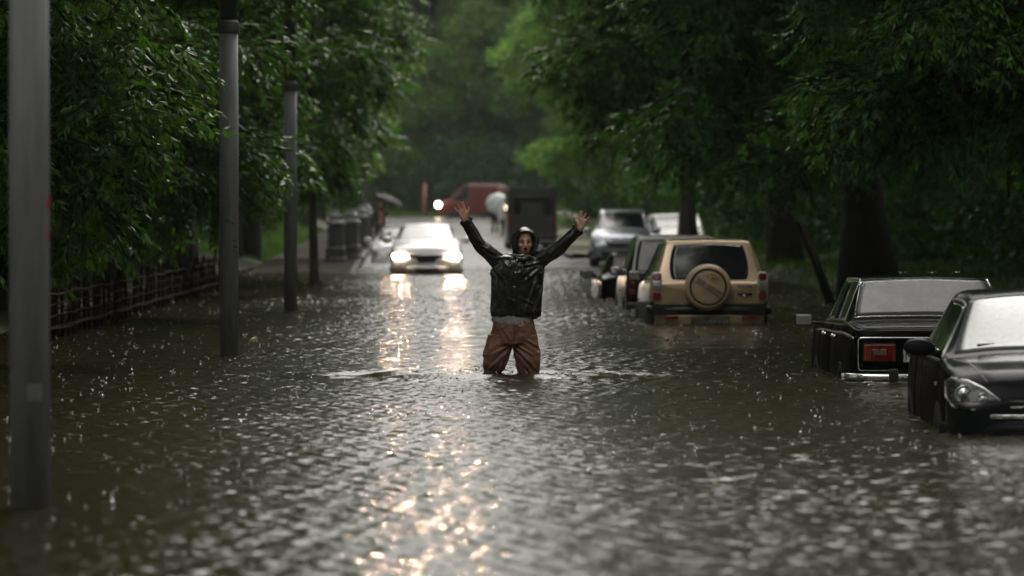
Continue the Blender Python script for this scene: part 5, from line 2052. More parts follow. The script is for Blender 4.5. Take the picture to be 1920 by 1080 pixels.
    for x, z0_, z1_, s in ((911, 664, 690, -1), (1007, 660, 686, 1)):
        g = G()
        c = m(x, (z0_ + z1_) / 2, -0.045)
        g.box(c, (0.05, 0.12, (z1_ - z0_) / S), 0.018, 3, rot=(0, s * -0.08, 0))
        g.box(m(x + s * 1.0, z0_ + 2, -0.047), (0.054, 0.125, 0.035), 0.01, 2)
        g.build('cargo_pocket', [M['trousers']], tr)
    g = G()
    g.tube([m(963.5, 606, -0.130), m(962.5, 622, -0.140), m(962, 640, -0.136)], 0.0042, 6)
    g.tube([m(926, 612, -0.10), m(934, 619, -0.125), m(944, 613, -0.130)], 0.0035, 6)
    g.build('seam', [mat('seam_dark', (0.06, 0.02, 0.012), 0.7)], tr)
    g = G()
    g.tube([m(979, 603, -0.135), m(980, 611, -0.142), m(983, 618, -0.142)], 0.0035, 6)
    g.tube([m(978, 603, -0.135), m(977.5, 612, -0.142), m(978.5, 616, -0.142)], 0.003, 6)
    g.build('drawstring', [mat('cord_pale', (0.45, 0.36, 0.30), 0.7)], tr)
    return root


the_man()


# ------------------------------------------------------------------ far pedestrians
def pedestrian(x, Y, label, top, legs, hgt=1.75, rz=0.0, arm_up=None, front=None):
    root = empty('person', (x, Y, float(road_z(Y)) + 0.02), label, 'person', rz)
    k = hgt / 1.75
    v = lambda a, b, c: Vector((a * k, b * k, c * k))
    hand_r = v(*arm_up) if arm_up else v(0.27, -0.05, 0.78)
    hand_l = v(-0.26, -0.05, 0.80)
    g = G()
    g.ball(v(0, 0, 1.63), 1, (0.075 * k, 0.092 * k, 0.112 * k), 16, 12)
    g.capsule(v(0, 0, 1.55), v(0, 0, 1.42), 0.052, 0.06, 10)
    g.capsule(v(0, 0, 1.32), v(0, 0, 0.95), 0.15, 0.14, 14, flat=0.65, up=(1, 0, 0))
    for s, hd in ((-1, hand_l), (1, hand_r)):
        sh_ = v(s * 0.18, 0, 1.38)
        el = sh_.lerp(hd, 0.5) + v(s * 0.05, 0.03, -0.03)
        g.capsule(sh_, el, 0.05, 0.04, 10)
        g.capsule(el, hd, 0.04, 0.027, 10)
        g.ball(hd, 1, (0.035, 0.03, 0.045), 10, 8)
        g.capsule(v(s * 0.09, 0, 0.92), v(s * 0.10, -0.04, 0.5), 0.085, 0.055, 12)
        g.capsule(v(s * 0.10, -0.04, 0.5), v(s * 0.11, 0.03, 0.07), 0.052, 0.036, 10)
        g.capsule(v(s * 0.11, 0.03, 0.05), v(s * 0.12, -0.13, 0.035), 0.04, 0.03, 8)
    fuse('body', g, 0.014, [M['skin']], root, 2)
    g = G()
    g.ball(v(0, 0.018, 1.665), 1, (0.084 * k, 0.09 * k, 0.095 * k), 14, 10)
    g.build('hair', [bpy.data.materials['hair_dark']], root)
    g = G()
    g.capsule(v(0, 0, 1.36), v(0, 0, 0.90), 0.185, 0.18, 16, flat=0.68, up=(1, 0, 0))
    for s, hd in ((-1, hand_l), (1, hand_r)):
        sh_ = v(s * 0.17, 0, 1.37)
        el = sh_.lerp(hd, 0.5) + v(s * 0.05, 0.03, -0.03)
        g.capsule(sh_, el, 0.07, 0.056, 12)
        g.capsule(el, el.lerp(hd, 0.85), 0.056, 0.045, 12)
    fuse('jacket', g, 0.016, [top], root, 2, fold_disp(0.012, 6, (1, 1, 1), 3))
    if front:
        g = G()
        g.panel(rrect(-0.07, 0.09, 0.92, 1.42, 0.05), lambda a, b, d: (a * k, -0.13 - d, b * k), 0.02, 0.01)
        g.build('shirt_front', [front], root)
    g = G()
    g.capsule(v(0, 0, 0.96), v(0, 0, 0.86), 0.165, 0.16, 14, flat=0.75, up=(1, 0, 0))
    for s in (-1, 1):
        g.capsule(v(s * 0.09, 0, 0.88), v(s * 0.10, -0.04, 0.5), 0.10, 0.072, 12)
        g.capsule(v(s * 0.10, -0.04, 0.5), v(s * 0.11, 0.03, 0.12), 0.07, 0.056, 12)
    fuse('trousers', g, 0.016, [legs], root, 2)
    return root, hand_r


def umbrella(loc, tilt, label, m, r=0.52, depth=0.24, rz=0.0, shaft=0.7):
    root = empty('umbrella', loc, label, 'umbrella')
    root.rotation_euler = (tilt[0], tilt[1], rz)
    V, F = [], []
    n, nr = 48, 9
    for j in range(nr + 1):
        q = j / nr
        for k in range(n):
            a = 2 * math.pi * k / n
            sc = 1 - 0.05 * q * (0.5 - 0.5 * math.cos(8 * a))
            V.append((r * math.sin(q * 1.25) / math.sin(1.25) * sc * math.cos(a), r * math.sin(q * 1.25) / math.sin(1.25) * sc * math.sin(a), shaft + depth * (math.cos(q * 1.45) - math.cos(1.45)) - 0.02 * q * q * (0.5 - 0.5 * math.cos(8 * a)) * -1))
    nb = len(V)
    V += [(x * 0.99, y * 0.99, z - 0.006) for x, y, z in V]
    for o, fl in ((0, 0), (nb, 1)):
        for j in range(nr):
            for k in range(n):
                k2 = (k + 1) % n
                f = [o + j * n + k, o + (j + 1) * n + k, o + (j + 1) * n + k2, o + j * n + k2]
                F.append(f if not fl else f[::-1])
    mk('canopy', V, F, [m], root)
    g = G()
    g.tube([(0, 0, -0.12), (0, 0, shaft + depth + 0.03)], 0.008, 8)
    g.tube([(0, 0, -0.12), (0, 0, -0.2), (0.03, 0, -0.23), (0.05, 0, -0.2)], 0.014, 8)
    g.build('shaft', [M['steel']], root)
    g = G()
    for k in range(8):
        a = 2 * math.pi * k / 8
        g.tube([(0, 0, shaft + 0.02), (r * 0.55 * math.cos(a), r * 0.55 * math.sin(a), shaft + depth * 0.55), (r * 0.93 * math.cos(a), r * 0.93 * math.sin(a), shaft + 0.015)], 0.004, 5)
    g.build('ribs', [M['steel']], root)
    return root


Yp = 150.0
xp = W(713, 0, Yp)[0]
p1, h1 = pedestrian(xp, Yp, 'person in a dark open jacket over a pinkish top standing under the grey umbrella', M['cloth_dark'], M['cloth_dark'], 1.78, 0.1, (0.06, -0.22, 1.22), M['cloth_pink'])
umbrella((xp + 0.06, Yp - 0.22, float(road_z(Yp)) + 1.22), (0.0, R(24)), 'grey umbrella tilted to the right, held up left of the white saloon', M['umbrella'], 0.56, 0.22, 0, 0.62)
Yq = 196.0
xq = W(928, 0, Yq)[0]
p2, h2 = pedestrian(xq, Yq, 'person in dark clothes behind the white umbrella, left of the black minibus', M['cloth_dark'], M['cloth_dark'], 1.75, 0.0, (0.10, -0.25, 1.2))
umbrella((xq + 0.10, Yq - 0.25, float(road_z(Yq)) + 1.25), (R(62), R(6)), 'white and green umbrella held towards us beside the black minibus', M['umbrella_white'], 0.56, 0.24, 0, 0.45)
Yr = 186.0
xr_ = W(946, 0, Yr)[0]
pedestrian(xr_, Yr, 'person in a white top walking just left of the black minibus, below the white umbrella', M['cloth_white'], M['cloth_dark'], 1.70, 0.2, None, M['cloth_pink'])

# ------------------------------------------------------------------ foliage
def spray(seed, nleaf=6, L=0.50, ll=0.112, lw=0.041, nlf=5, droop=0.5):
    """a drooping twig with compound leaves: array of leaflets (n, 4, 3), last one is the twig"""
    r = np.random.default_rng(seed)
    out, tone = [], []
    for i in range(nleaf):
        t = (i + 0.6) / nleaf
        p = np.array([L * t, 0.02 * math.sin(t * 6), -droop * L * t * t])
        side = 1 if i % 2 else -1
        a = side * r.uniform(0.5, 1.15)
        if i == nleaf - 1:
            a = r.uniform(-0.2, 0.2)
        d = np.array([math.cos(a), math.sin(a), -r.uniform(0.25, 1.1)])
        d /= np.linalg.norm(d)
        s = np.cross(d, [0, 0, 1.0])
        s /= np.linalg.norm(s)
        pet = r.uniform(0.09, 0.15)
        tl = r.uniform(0, 1)
        for k in range(nlf):
            if k == nlf - 1:
                b, dd = p + d * pet, d
            else:
                q = 0.35 + 0.6 * (k // 2) / max(1, (nlf - 1) // 2)
                b = p + d * pet * q
                sg = 1 if k % 2 else -1
                dd = d * 0.6 + s * sg * r.uniform(0.6, 0.9) + np.array([0, 0, -r.uniform(0.05, 0.5)])
                dd = dd / np.linalg.norm(dd)
            w = np.cross(dd, [0, 0, 1.0]) + r.normal(0, 0.45, 3)
            w -= dd * w.dot(dd)
            w /= np.linalg.norm(w)
            up = np.cross(w, dd)
            l_ = ll * r.uniform(0.75, 1.2)
            w_ = lw * r.uniform(0.8, 1.15)
            out.append([b, b + dd * l_ * 0.42 + w * w_ * 0.5 - up * 0.006, b + dd * l_ + np.array([0, 0, -0.012]), b + dd * l_ * 0.42 - w * w_ * 0.5 - up * 0.006])
            tone.append(np.clip(0.55 * tl + 0.45 * r.uniform(0, 1), 0, 1))
    out.append([[0, 0, 0], [L * 0.5, 0.004, -droop * L * 0.25], [L, 0, -droop * L], [L * 0.5, -0.004, -droop * L * 0.25]])
    tone.append(-1.0)
    return np.array(out), np.array(tone)


def leaf_cluster(seed, n=26, rad=0.34, ll=0.15, lw=0.10):
    """a coarse tuft for crowns far away"""
    r = np.random.default_rng(seed)
    out, tone = [], []
    for _ in range(n):
        d = r.normal(0, 1, 3)
        d /= np.linalg.norm(d)
        b = d * rad * r.uniform(0.3, 1.0) * np.array([1, 1, 0.6])
        dd = d * 0.5 + r.normal(0, 0.5, 3) + np.array([0, 0, -0.35])
        dd /= np.linalg.norm(dd)
        w = np.cross(dd, r.normal(0, 1, 3))
        w /= np.linalg.norm(w)
        l_ = ll * r.uniform(0.7, 1.25)
        out.append([b, b + dd * l_ * 0.45 + w * lw * 0.5, b + dd * l_, b + dd * l_ * 0.45 - w * lw * 0.5])
        tone.append(r.uniform(0, 1))
    return np.array(out), np.array(tone)


FINE = [spray(40 + k) for k in range(6)]
NARROW = [spray(60 + k, 6, 0.48, 0.105, 0.026, 7, 0.55) for k in range(6)]
COARSE = [leaf_cluster(80 + k) for k in range(6)]


def crown_geo(clumps, templates, seed, dens, scale=1.0, cam_bias=0.0, tone_bias=0.0):
    """clumps: (x, y, z, rx, ry, rz). Returns arrays of leaf quads and tones"""
    r = np.random.default_rng(seed)
    P, D = [], []
    for (x, y, z, rx, ry, rz) in clumps:
        area = 4 * math.pi * ((rx * ry) ** 1.6 + (rx * rz) ** 1.6 + (ry * rz) ** 1.6) ** (1 / 1.6) / 3 ** (1 / 1.6)
        n = int(area * dens)
        # sub-lobes give an uneven outline
        nl = max(4, int(area * 0.9))
        ld = r.normal(0, 1, (nl, 3))
        ld /= np.linalg.norm(ld, axis=1, keepdims=True)
        amp = r.uniform(0.72, 1.22, nl)
        d = r.normal(0, 1, (n, 3))
        d /= np.linalg.norm(d, axis=1, keepdims=True)
        near = np.argmax(d @ ld.T, axis=1)
        cosd = (d * ld[near]).sum(1)
        rad = amp[near] * (0.82 + 0.18 * np.clip((cosd - 0.7) / 0.3, 0, 1)) * (1 - 0.42 * r.random(n) ** 2.0)
        keep = (cosd > 0.80) | (r.random(n) < 0.45)
        p = np.array([x, y, z]) + d * rad[:, None] * np.array([rx, ry, rz])
        P.append(p[keep])
        D.append(d[keep])
    P = np.concatenate(P)
    D = np.concatenate(D)
    n = len(P)
    which = r.integers(0, len(templates), n)
    Q, T = [], []
    for k in range(len(templates)):
        sel = which == k
        m_ = int(sel.sum())
        if not m_:
            continue
        tq, tt = templates[k]
        d = D[sel]
        yaw = np.arctan2(d[:, 1], d[:, 0]) + r.normal(0, 0.6, m_)
        pitch = np.clip(-d[:, 2] * 0.55 + 0.15 + r.normal(0, 0.25, m_), -0.6, 1.2)
        roll = r.normal(0, 0.4, m_)
        sc = scale * r.uniform(0.75, 1.25, m_)
        cy, sy, cp, sp, cr_, sr = np.cos(yaw), np.sin(yaw), np.cos(pitch), np.sin(pitch), np.cos(roll), np.sin(roll)
        Rm = np.zeros((m_, 3, 3))
        # Rz(yaw) @ Ry(pitch) @ Rx(roll)
        Rm[:, 0, 0] = cy * cp
        Rm[:, 0, 1] = cy * sp * sr - sy * cr_
        Rm[:, 0, 2] = cy * sp * cr_ + sy * sr
        Rm[:, 1, 0] = sy * cp
        Rm[:, 1, 1] = sy * sp * sr + cy * cr_
        Rm[:, 1, 2] = sy * sp * cr_ - cy * sr
        Rm[:, 2, 0] = -sp
        Rm[:, 2, 1] = cp * sr
        Rm[:, 2, 2] = cp * cr_
        L = tq.reshape(-1, 3)
        pts = np.einsum('mij,lj->mli', Rm, L) * sc[:, None, None] + P[sel][:, None, :]
        Q.append(pts.reshape(m_, -1, 4, 3).reshape(-1, 4, 3))
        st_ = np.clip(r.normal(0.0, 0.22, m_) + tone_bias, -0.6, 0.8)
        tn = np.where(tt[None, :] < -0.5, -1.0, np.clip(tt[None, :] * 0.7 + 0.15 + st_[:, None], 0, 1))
        T.append(tn.reshape(-1))
    return np.concatenate(Q), np.concatenate(T)


def crown_mesh(name, parts, m):
    Q = np.concatenate([p[0] for p in parts])
    T = np.concatenate([p[1] for p in parts])
    n = len(Q)
    b = np.arange(n) * 4
    F = np.concatenate([np.stack([b, b + 1, b + 2], 1), np.stack([b, b + 2, b + 3], 1)])
    return mk(name, Q.reshape(-1, 3), F, m, None, False, None, np.repeat(T, 4))


def boughs(clumps, seed, size=0.5):
    """break big clumps up into layered flat boughs with gaps between them"""
    r = np.random.default_rng(seed)
    out = []
    for (x, y, z, rx, ry, rz) in clumps:
        area = 4 * math.pi * ((rx * ry) ** 1.6 + (rx * rz) ** 1.6 + (ry * rz) ** 1.6) ** (1 / 1.6) / 3 ** (1 / 1.6)
        n = max(4, int(area * 0.62 / (size / 0.5) ** 2))
        for _ in range(n):
            d = r.normal(0, 1, 3)
            d /= np.linalg.norm(d)
            q = r.uniform(0.45, 1.0)
            s = size * float(np.exp(r.normal(0, 0.3)))
            out.append((x + d[0] * rx * q, y + d[1] * ry * q, z + d[2] * rz * q, s * 1.15, s, s * r.uniform(0.32, 0.55)))
    return out


def trunk_geo(g, base, h, r0, lean, clumps, seed):
    """tapered trunk with limbs reaching into the clumps"""
    rr = random.Random(seed)
    b = Vector(base)
    top = b + Vector((lean[0], lean[1], h))
    P, rd = [], []
    for k in range(9):
        t = k / 8
        w = 0.12 * math.sin(t * 3 + seed) * t
        P.append(b.lerp(top, t) + Vector((w, w * 0.6, 0)))
        fl = 1 + 0.55 * max(0, 0.12 - t) / 0.12
        rd.append(r0 * (1 - 0.72 * t) * fl)
    g.tube(P, rd, 12)
    for i, c in enumerate(clumps):
        e = Vector(c[:3])
        t = min(0.9, max(0.22, (e.z - 0.8 - b.z) / h * 0.7))
        s = b.lerp(top, t)
        mid = s.lerp(e, 0.5) + Vector((rr.uniform(-.3, .3), rr.uniform(-.3, .3), 0.35))
        r1 = r0 * 0.42 * (1 - 0.5 * t)
        g.tube([s, s.lerp(mid, 0.5) + Vector((0, 0, .1)), mid, mid.lerp(e, 0.6), e], [r1, r1 * .8, r1 * .6, r1 * .38, r1 * .18], 7)
        for q in range(5):
            d = Vector((rr.uniform(-1, 1) * c[3], rr.uniform(-1, 1) * c[4], rr.uniform(-.8, .8) * c[5]))
            f = mid.lerp(e, rr.uniform(0.2, 1))
            g.tube([f, f + d * 0.4 + Vector((0, 0, .08)), f + d * 0.85], [r1 * .28, r1 * .17, r1 * .06], 5)


def tree(name, label, base, h, r0, lean, near, upper, leaf, tmpl, dens, seed, scale=1.0, updens=4.5, group=None, cat='tree', tone=0.0):
    """near = clumps in fine leaves, upper = clumps in coarse leaves; all in world coordinates"""
    bx, by, bz = base
    loc = lambda cl: [(c[0] - bx, c[1] - by, c[2] - bz, c[3], c[4], c[5]) for c in cl]
    near, upper = loc(near), loc(upper)
    root = empty(name, base, label, cat, 0, group)
    g = G()
    trunk_geo(g, (0, 0, -0.3), h, r0, lean, near + upper, seed)
    g.build('trunk', [M['bark']], root)
    parts = []
    if near:
        parts.append(crown_geo(boughs(near, seed, 0.48 * scale ** 0.5), tmpl, seed, dens, scale, tone_bias=tone))
    if upper:  # unseen upper clumps, shaped to narrow the sky gap over the street
        parts.append(crown_geo(upper, COARSE, seed + 1, updens, 1.25, tone_bias=tone))
    o = crown_mesh('crown', parts, leaf)
    o.parent = root
    return root


def gz(x, y):
    return float(ground_z(x, y))


# --- left side
tree('ash_leaved_maple', 'leafy tree overhanging the flood at far left, sprays hanging between the first two poles', (-5.9, 45.5, 0.1), 11, 0.24, (0.6, 0, 0),
     [(-4.1, 43.2, 2.75, 1.75, 1.3, 1.15), (-3.45, 42.6, 3.5, 1.1, 1.0, 0.75), (-3.15, 42.4, 2.25, 0.85, 0.8, 0.45), (-3.4, 42.8, 1.62, 0.55, 0.6, 0.32), (-4.9, 44, 2.0, 1.3, 1.0, 1.0)],
     [(-4.6, 44.5, 6.2, 2.6, 2.6, 2.2), (-6.5, 46, 8.5, 3, 3, 2.4), (-4.6, 47, 9.5, 2.6, 2.6, 2.2), (-3.6, 43, 9.0, 2.4, 3.4, 1.5), (-5, 45, 13.5, 3.6, 4, 3), (-5, 36, 10, 3, 4, 3)], M['leaf_left'], FINE, 25, 101, 0.8)
tree('ash_leaved_maple', 'dark leafy tree directly behind the second pole from the left', (-6.2, 62.0, 0.1), 12, 0.26, (0.9, 0, 0),
     [(-4.5, 60, 3.2, 1.9, 1.5, 1.5), (-3.0, 61.5, 2.25, 1.25, 1.1, 0.75), (-3.1, 62, 4.6, 1.3, 1.3, 0.9), (-5.0, 62, 1.7, 1.6, 1.2, 1.0)],
     [(-5, 62, 7.2, 3, 3, 2.4), (-4.2, 60, 10, 2.8, 3, 2.4), (-3.4, 56, 8.6, 2.4, 4, 1.5), (-4.8, 60, 14, 3.6, 5, 3)], M['leaf_left'], FINE, 18, 111, 1.0, tone=-0.12)
tree('broadleaf_tree', 'dark tree whose crown hides the top of the third pole', (-5.8, 80, 0.15), 12, 0.28, (1.0, 0, 0),
     [(-3.7, 76, 5.5, 1.7, 1.8, 1.6), (-4.6, 78, 3.6, 1.7, 1.7, 1.3), (-2.9, 79, 4.2, 0.9, 1.2, 0.9), (-3.3, 80, 2.6, 1.0, 1.2, 0.7)],
     [(-4.6, 80, 8.4, 3.2, 3.2, 2.5), (-4.0, 78, 11, 2.8, 2.8, 2.2), (-3.2, 72, 9.6, 2.3, 4.5, 1.6), (-4.6, 77, 15, 3.6, 5, 3)], M['leaf_left'], FINE, 12, 121, 1.25, tone=-0.1)
tree('broadleaf_tree', 'slim dark tree standing in the water right of the third pole', (W(592, 0, 91)[0], 91, -0.4), 8, 0.11, (-0.2, 0, 0),
     [(-2.6, 91, 3.4, 0.9, 0.9, 1.0), (-2.2, 92, 5.0, 1.1, 1.1, 1.0)], [(-2.6, 91, 7.4, 1.8, 1.8, 1.6)], M['leaf_left'], FINE, 8, 131, 1.3)

tree('broadleaf_tree', 'dark tree over the pavement hiding the tops of the cast lamp posts', (-5.4, 99, 0.15), 12, 0.28, (1.2, 0, 0),
     [(-3.2, 97, 6.3, 1.9, 1.8, 1.7), (-2.2, 98, 5.2, 1.2, 1.3, 1.0), (-3.6, 99, 4.2, 1.5, 1.5, 1.0), (-1.75, 97, 6.4, 0.9, 1.0, 0.9), (-2.6, 100, 3.2, 0.9, 1.0, 0.6)],
     [(-3.4, 100, 9.2, 3, 3, 2.4), (-4.2, 99, 14.5, 3.8, 5, 3.4), (-3.4, 92, 11, 2.6, 5, 2.4)], M['leaf_left'], FINE, 10, 141, 1.5, tone=-0.12)
tree('broadleaf_tree', 'tree reaching furthest over the road from the left, above the pedestrian with the grey umbrella', (-5.0, 130, 0.2), 13, 0.3, (1.5, 0, 0),
     [(-2.7, 127, 7.2, 2.1, 2.0, 1.9), (-1.6, 128, 6.4, 1.2, 1.3, 1.2), (-3.0, 129, 4.9, 1.7, 1.6, 1.1), (-2.2, 130, 4.0, 0.9, 1.0, 0.7)],
     [(-3, 130, 10.5, 3, 3, 2.4), (-3.8, 130, 16, 3.8, 5, 3.4)], M['leaf_left'], FINE, 9, 151, 1.7, tone=0.0)

# --- right side
tree('narrow_leaved_tree', 'nearest tree on the right, dark feathery boughs over the parked black and charcoal cars', (9.3, 56, 0.15), 12, 0.32, (-0.8, 0, 0),
     [(7.5, 50, 4.3, 2.4, 1.7, 1.5), (5.9, 51.5, 4.2, 1.5, 1.3, 1.15), (8.4, 52, 2.7, 1.9, 1.5, 1.0), (6.4, 51, 2.9, 1.2, 1.1, 0.75), (10.0, 52, 4.0, 2.0, 1.6, 1.6)],
     [(7.4, 53, 7.2, 3.2, 3, 2.2), (8, 54, 10, 3.2, 3.2, 2.5), (5.0, 50, 8.0, 2.4, 4, 1.5), (8.5, 53, 14, 4, 5, 3)], M['leaf_right'], NARROW, 23, 201, 0.92, tone=0.03)
tree('narrow_leaved_tree', 'tall forked tree on the right with a thick dark trunk behind the leaning split branch', (7.9, 73, 0.1), 13, 0.42, (-0.9, 0, 0),
     [(6.6, 70, 5.2, 2.2, 1.8, 1.6), (5.0, 70.5, 4.6, 1.5, 1.4, 1.4), (7.6, 70, 3.2, 2.0, 1.6, 1.0), (4.9, 71, 3.1, 1.15, 1.1, 0.85), (9.2, 71, 4.6, 1.8, 1.6, 1.6), (6.2, 70, 2.55, 1.1, 1.0, 0.5)],
     [(6.6, 72, 8.4, 3.2, 3, 2.3), (7, 73, 11, 3, 3, 2.3), (4.0, 68, 9.2, 2.5, 5, 1.6), (7, 72, 15, 4, 5, 3)], M['leaf_right'], NARROW, 17, 211, 1.05, tone=0.12)
tree('broadleaf_tree', 'tree with bright yellow green leaves on its left edge, above the people carrier', (9.2, 104, 0.15), 14, 0.36, (-1.4, 0, 0),
     [(6.5, 99, 7.0, 2.3, 2.0, 2.0), (4.7, 99, 6.0, 1.35, 1.5, 1.9), (7.4, 100, 4.4, 2.3, 2.0, 1.4), (5.6, 100, 3.9, 1.2, 1.3, 1.0), (4.3, 99, 4.9, 0.7, 0.9, 0.9)],
     [(6.8, 102, 10.5, 3.4, 3.2, 2.4), (8, 103, 13, 3, 3, 2.2), (4.1, 90, 10.5, 2.4, 5, 1.6), (7.5, 102, 17, 4, 5, 3.4)], M['leaf_left'], FINE, 10, 221, 1.5, tone=0.15)


# --- generic trees further back: three crowns shared by the rest
def generic(seed, label, loc, leaf, low=2.6, wide=3.6, name='broadleaf_tree', grp='trees along and behind the flooded street', tone=0.0, sc=1.0):
    r = random.Random(seed)
    cl = []
    for k in range(12):
        a = 2.4 * k
        t = k / 11
        rad = wide * (0.62 * math.sin(0.35 + t * 2.5))
        z = low + 1.4 + t * 11.0
        s = r.uniform(1.25, 1.8) * (1.15 - 0.35 * t)
        cl.append((rad * math.cos(a), rad * math.sin(a), z, s * 1.15, s * 1.15, s * 0.85))
    cl.append((0, 0, low + 7, wide * 0.8, wide * 0.8, 4.5))
    root = empty(name, loc, label, 'tree', 0, grp)
    g = G()
    trunk_geo(g, (0, 0, -0.4), 13, 0.28, (0.3, 0.2), cl, seed)
    g.build('trunk', [M['bark']], root)
    o = crown_mesh('crown', [crown_geo(boughs(cl, seed, 0.95), COARSE, seed, 6.5, 1.2, tone_bias=tone), crown_geo(cl[:-1], COARSE, seed + 5, 1.5, 1.2, tone_bias=tone - 0.2)], leaf)
    o.parent = root
    return root


protoA = generic(301, 'first tree beyond the third pole on the left, dark and rounded', (-5.6, 106, 0.1), M['leaf_far'], 2.4, 3.5)
protoB = generic(302, 'second tree beyond the third pole on the left, above the cast lamp posts', (-5.4, 128, 0.2), M['leaf_far'], 2.9, 3.7)
protoC = generic(303, 'pale green tree on the left pavement behind the pedestrian under the grey umbrella', (-5.9, 152, 0.4), M['leaf_far'], 2.6, 3.9, tone=0.1)
spots = [
    (-6.0, 180, 1, 1.1, 'fourth tree along the left pavement, hazy, beyond the umbrella'),
    (-5.2, 212, 3, 1.15, 'fifth tree along the left pavement, hazy, leaning over the far road'),
    (-5.2, 244, 3, 1.2, 'last tree on the left before the side road'),
    (8.6, 132, 1, 1.0, 'tree on the right verge behind the people carrier'),
    (8.9, 158, 2, 1.1, 'tree on the right verge beside the black minibus'),
    (8.8, 188, 3, 1.15, 'hazy tree on the right verge above the black minibus'),
    (9.4, 222, 3, 1.2, 'last hazy tree on the right verge before the side road'),
    (-8.0, 300, 0, 1.5, 'far tree beyond the side road, leftmost of that row'),
    (-3.2, 304, 3, 1.65, 'far tree beyond the side road, above the grey umbrella'),
    (6.0, 306, 3, 1.7, 'far tree beyond the side road, above the red van'),
    (10.6, 300, 3, 1.65, 'far tree beyond the side road, above the black minibus'),
    (15.5, 304, 3, 1.6, 'far tree beyond the side road, right of the black minibus'),
    (20.5, 300, 0, 1.6, 'far tree beyond the side road, hidden low behind the right hand trees'),
    (-12.5, 306, 1, 1.6, 'far tree beyond the side road, behind the left hand trees'),
    (-1.0, 325, 3, 2.0, 'tallest pale tree in the distance, above the wading man'),
    (8.2, 328, 3, 2.1, 'tall pale tree in the distance, top centre right'),
    (-9.6, 70, 2, 1.0, 'tree in the dark wood behind the woven fence, nearer one'),
    (-10.2, 92, 0, 1.05, 'tree in the dark wood behind the woven fence, further one'),
    (-11, 118, 1, 1.1, 'tree in the second row on the left beyond the fence end'),
    (-9.0, 52, 1, 0.95, 'tree in the black shade at the extreme left'),
    (13.0, 66, 0, 1.0, 'tree in the black shade at the right edge, nearer one'),
    (12.6, 88, 2, 1.05, 'tree in the black shade behind the forked trunk'),
    (14.0, 112, 1, 1.1, 'tree in the right hand shade beyond the forked trunk'),
    (17.0, 84, 1, 1.1, 'tree deep in the shade at the extreme right'),
    (13.5, 48, 2, 1.0, 'tree at the right edge behind the charcoal saloon'),
    (-5.8, 27, 0, 1.3, 'unseen tree added for shade left of the photographer, nearest of the left row'),  # from here on: unseen trees added to cut light round the camera
    (-5.6, 8, 1, 1.3, 'unseen tree added for shade on the left pavement beside the photographer'),
    (-5.2, -12, 2, 1.3, 'unseen tree added for shade on the left pavement behind the photographer'),
    (9.2, 30, 1, 1.3, 'unseen tree added for shade on the right bank beside the charcoal saloon'),
    (8.6, 10, 0, 1.3, 'unseen tree added for shade on the right bank level with the photographer'),
    (8.2, -12, 2, 1.3, 'unseen tree added for shade on the right bank behind the photographer'),
    (1.5, -32, 1, 1.4, 'unseen tree added for shade, closing the street behind the photographer'),
]
prs = [protoA, protoB, protoC]
protoL = generic(304, 'far bright green tree beyond the side road, above the white saloon', (1.5, 302, gz(1.5, 302)), M['leaf_lime'], 2.0, 4.2, tone=0.1)
protoL.scale = (1.6, 1.6, 1.6)
prs.append(protoL)
for x, y, k, s, lb in spots:
    z = gz(x, y)
    c = copy_tree(prs[k], (x, y, z), (x * 1.7 + y * 0.9) % 6.28, lb, (s, s, s))

# --- undergrowth: bushes that close the view below the crowns
def bush(label, loc, clumps, leaf, seed, dens=7, tmpl=None, sc=1.0, tone=0.0, name='bush', grp=None):
    root = empty(name, loc, label, 'bush', 0, grp)
    rr = random.Random(seed)
    for c in clumps:
        g = G()
        for q in range(6):
            g.tube([(c[0] + rr.uniform(-.15, .15), c[1], -0.3), (c[0] + rr.uniform(-.5, .5) * c[3], c[1] + rr.uniform(-.5, .5) * c[4], c[2]), (c[0] + rr.uniform(-.9, .9) * c[3], c[1] + rr.uniform(-.8, .8) * c[4], c[2] + c[5] * 0.6)], [0.03, 0.018, 0.006], 5)
        g.build('stems', [M['bark']], root)
    o = crown_mesh('foliage', [crown_geo(clumps, tmpl or COARSE, seed, dens, sc, tone_bias=tone)], leaf)
    o.parent = root
    return root


ug = 'undergrowth closing the view under the trees'
b1 = bush('dark hedge under the trees behind the woven fence, nearest stretch', (-7.6, 60, 0.1), [(0, -4, 1.2, 1.6, 3, 1.5), (0.4, 2, 1.1, 1.5, 3, 1.4), (-0.6, 8, 1.4, 1.6, 3.4, 1.7)], M['leaf_right'], 401, 6.0, grp=ug, tone=-0.3)  # darker leaf and lowered tone put the shade under the trees into the colour
k = 0
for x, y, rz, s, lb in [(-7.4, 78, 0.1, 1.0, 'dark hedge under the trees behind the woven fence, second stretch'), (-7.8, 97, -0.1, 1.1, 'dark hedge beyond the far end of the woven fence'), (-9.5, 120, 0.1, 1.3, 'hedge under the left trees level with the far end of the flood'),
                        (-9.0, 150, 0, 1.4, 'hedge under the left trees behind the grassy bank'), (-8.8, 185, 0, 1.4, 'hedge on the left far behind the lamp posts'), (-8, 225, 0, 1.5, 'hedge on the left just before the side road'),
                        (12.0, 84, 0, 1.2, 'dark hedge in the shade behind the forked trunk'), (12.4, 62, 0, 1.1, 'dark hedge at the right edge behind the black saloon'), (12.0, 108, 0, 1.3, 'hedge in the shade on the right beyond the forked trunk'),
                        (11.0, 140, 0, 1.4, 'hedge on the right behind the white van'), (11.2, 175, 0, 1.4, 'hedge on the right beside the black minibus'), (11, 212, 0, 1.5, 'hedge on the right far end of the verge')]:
    c = copy_tree(b1, (x, y, gz(x, y)), rz, lb, (s, s, s))
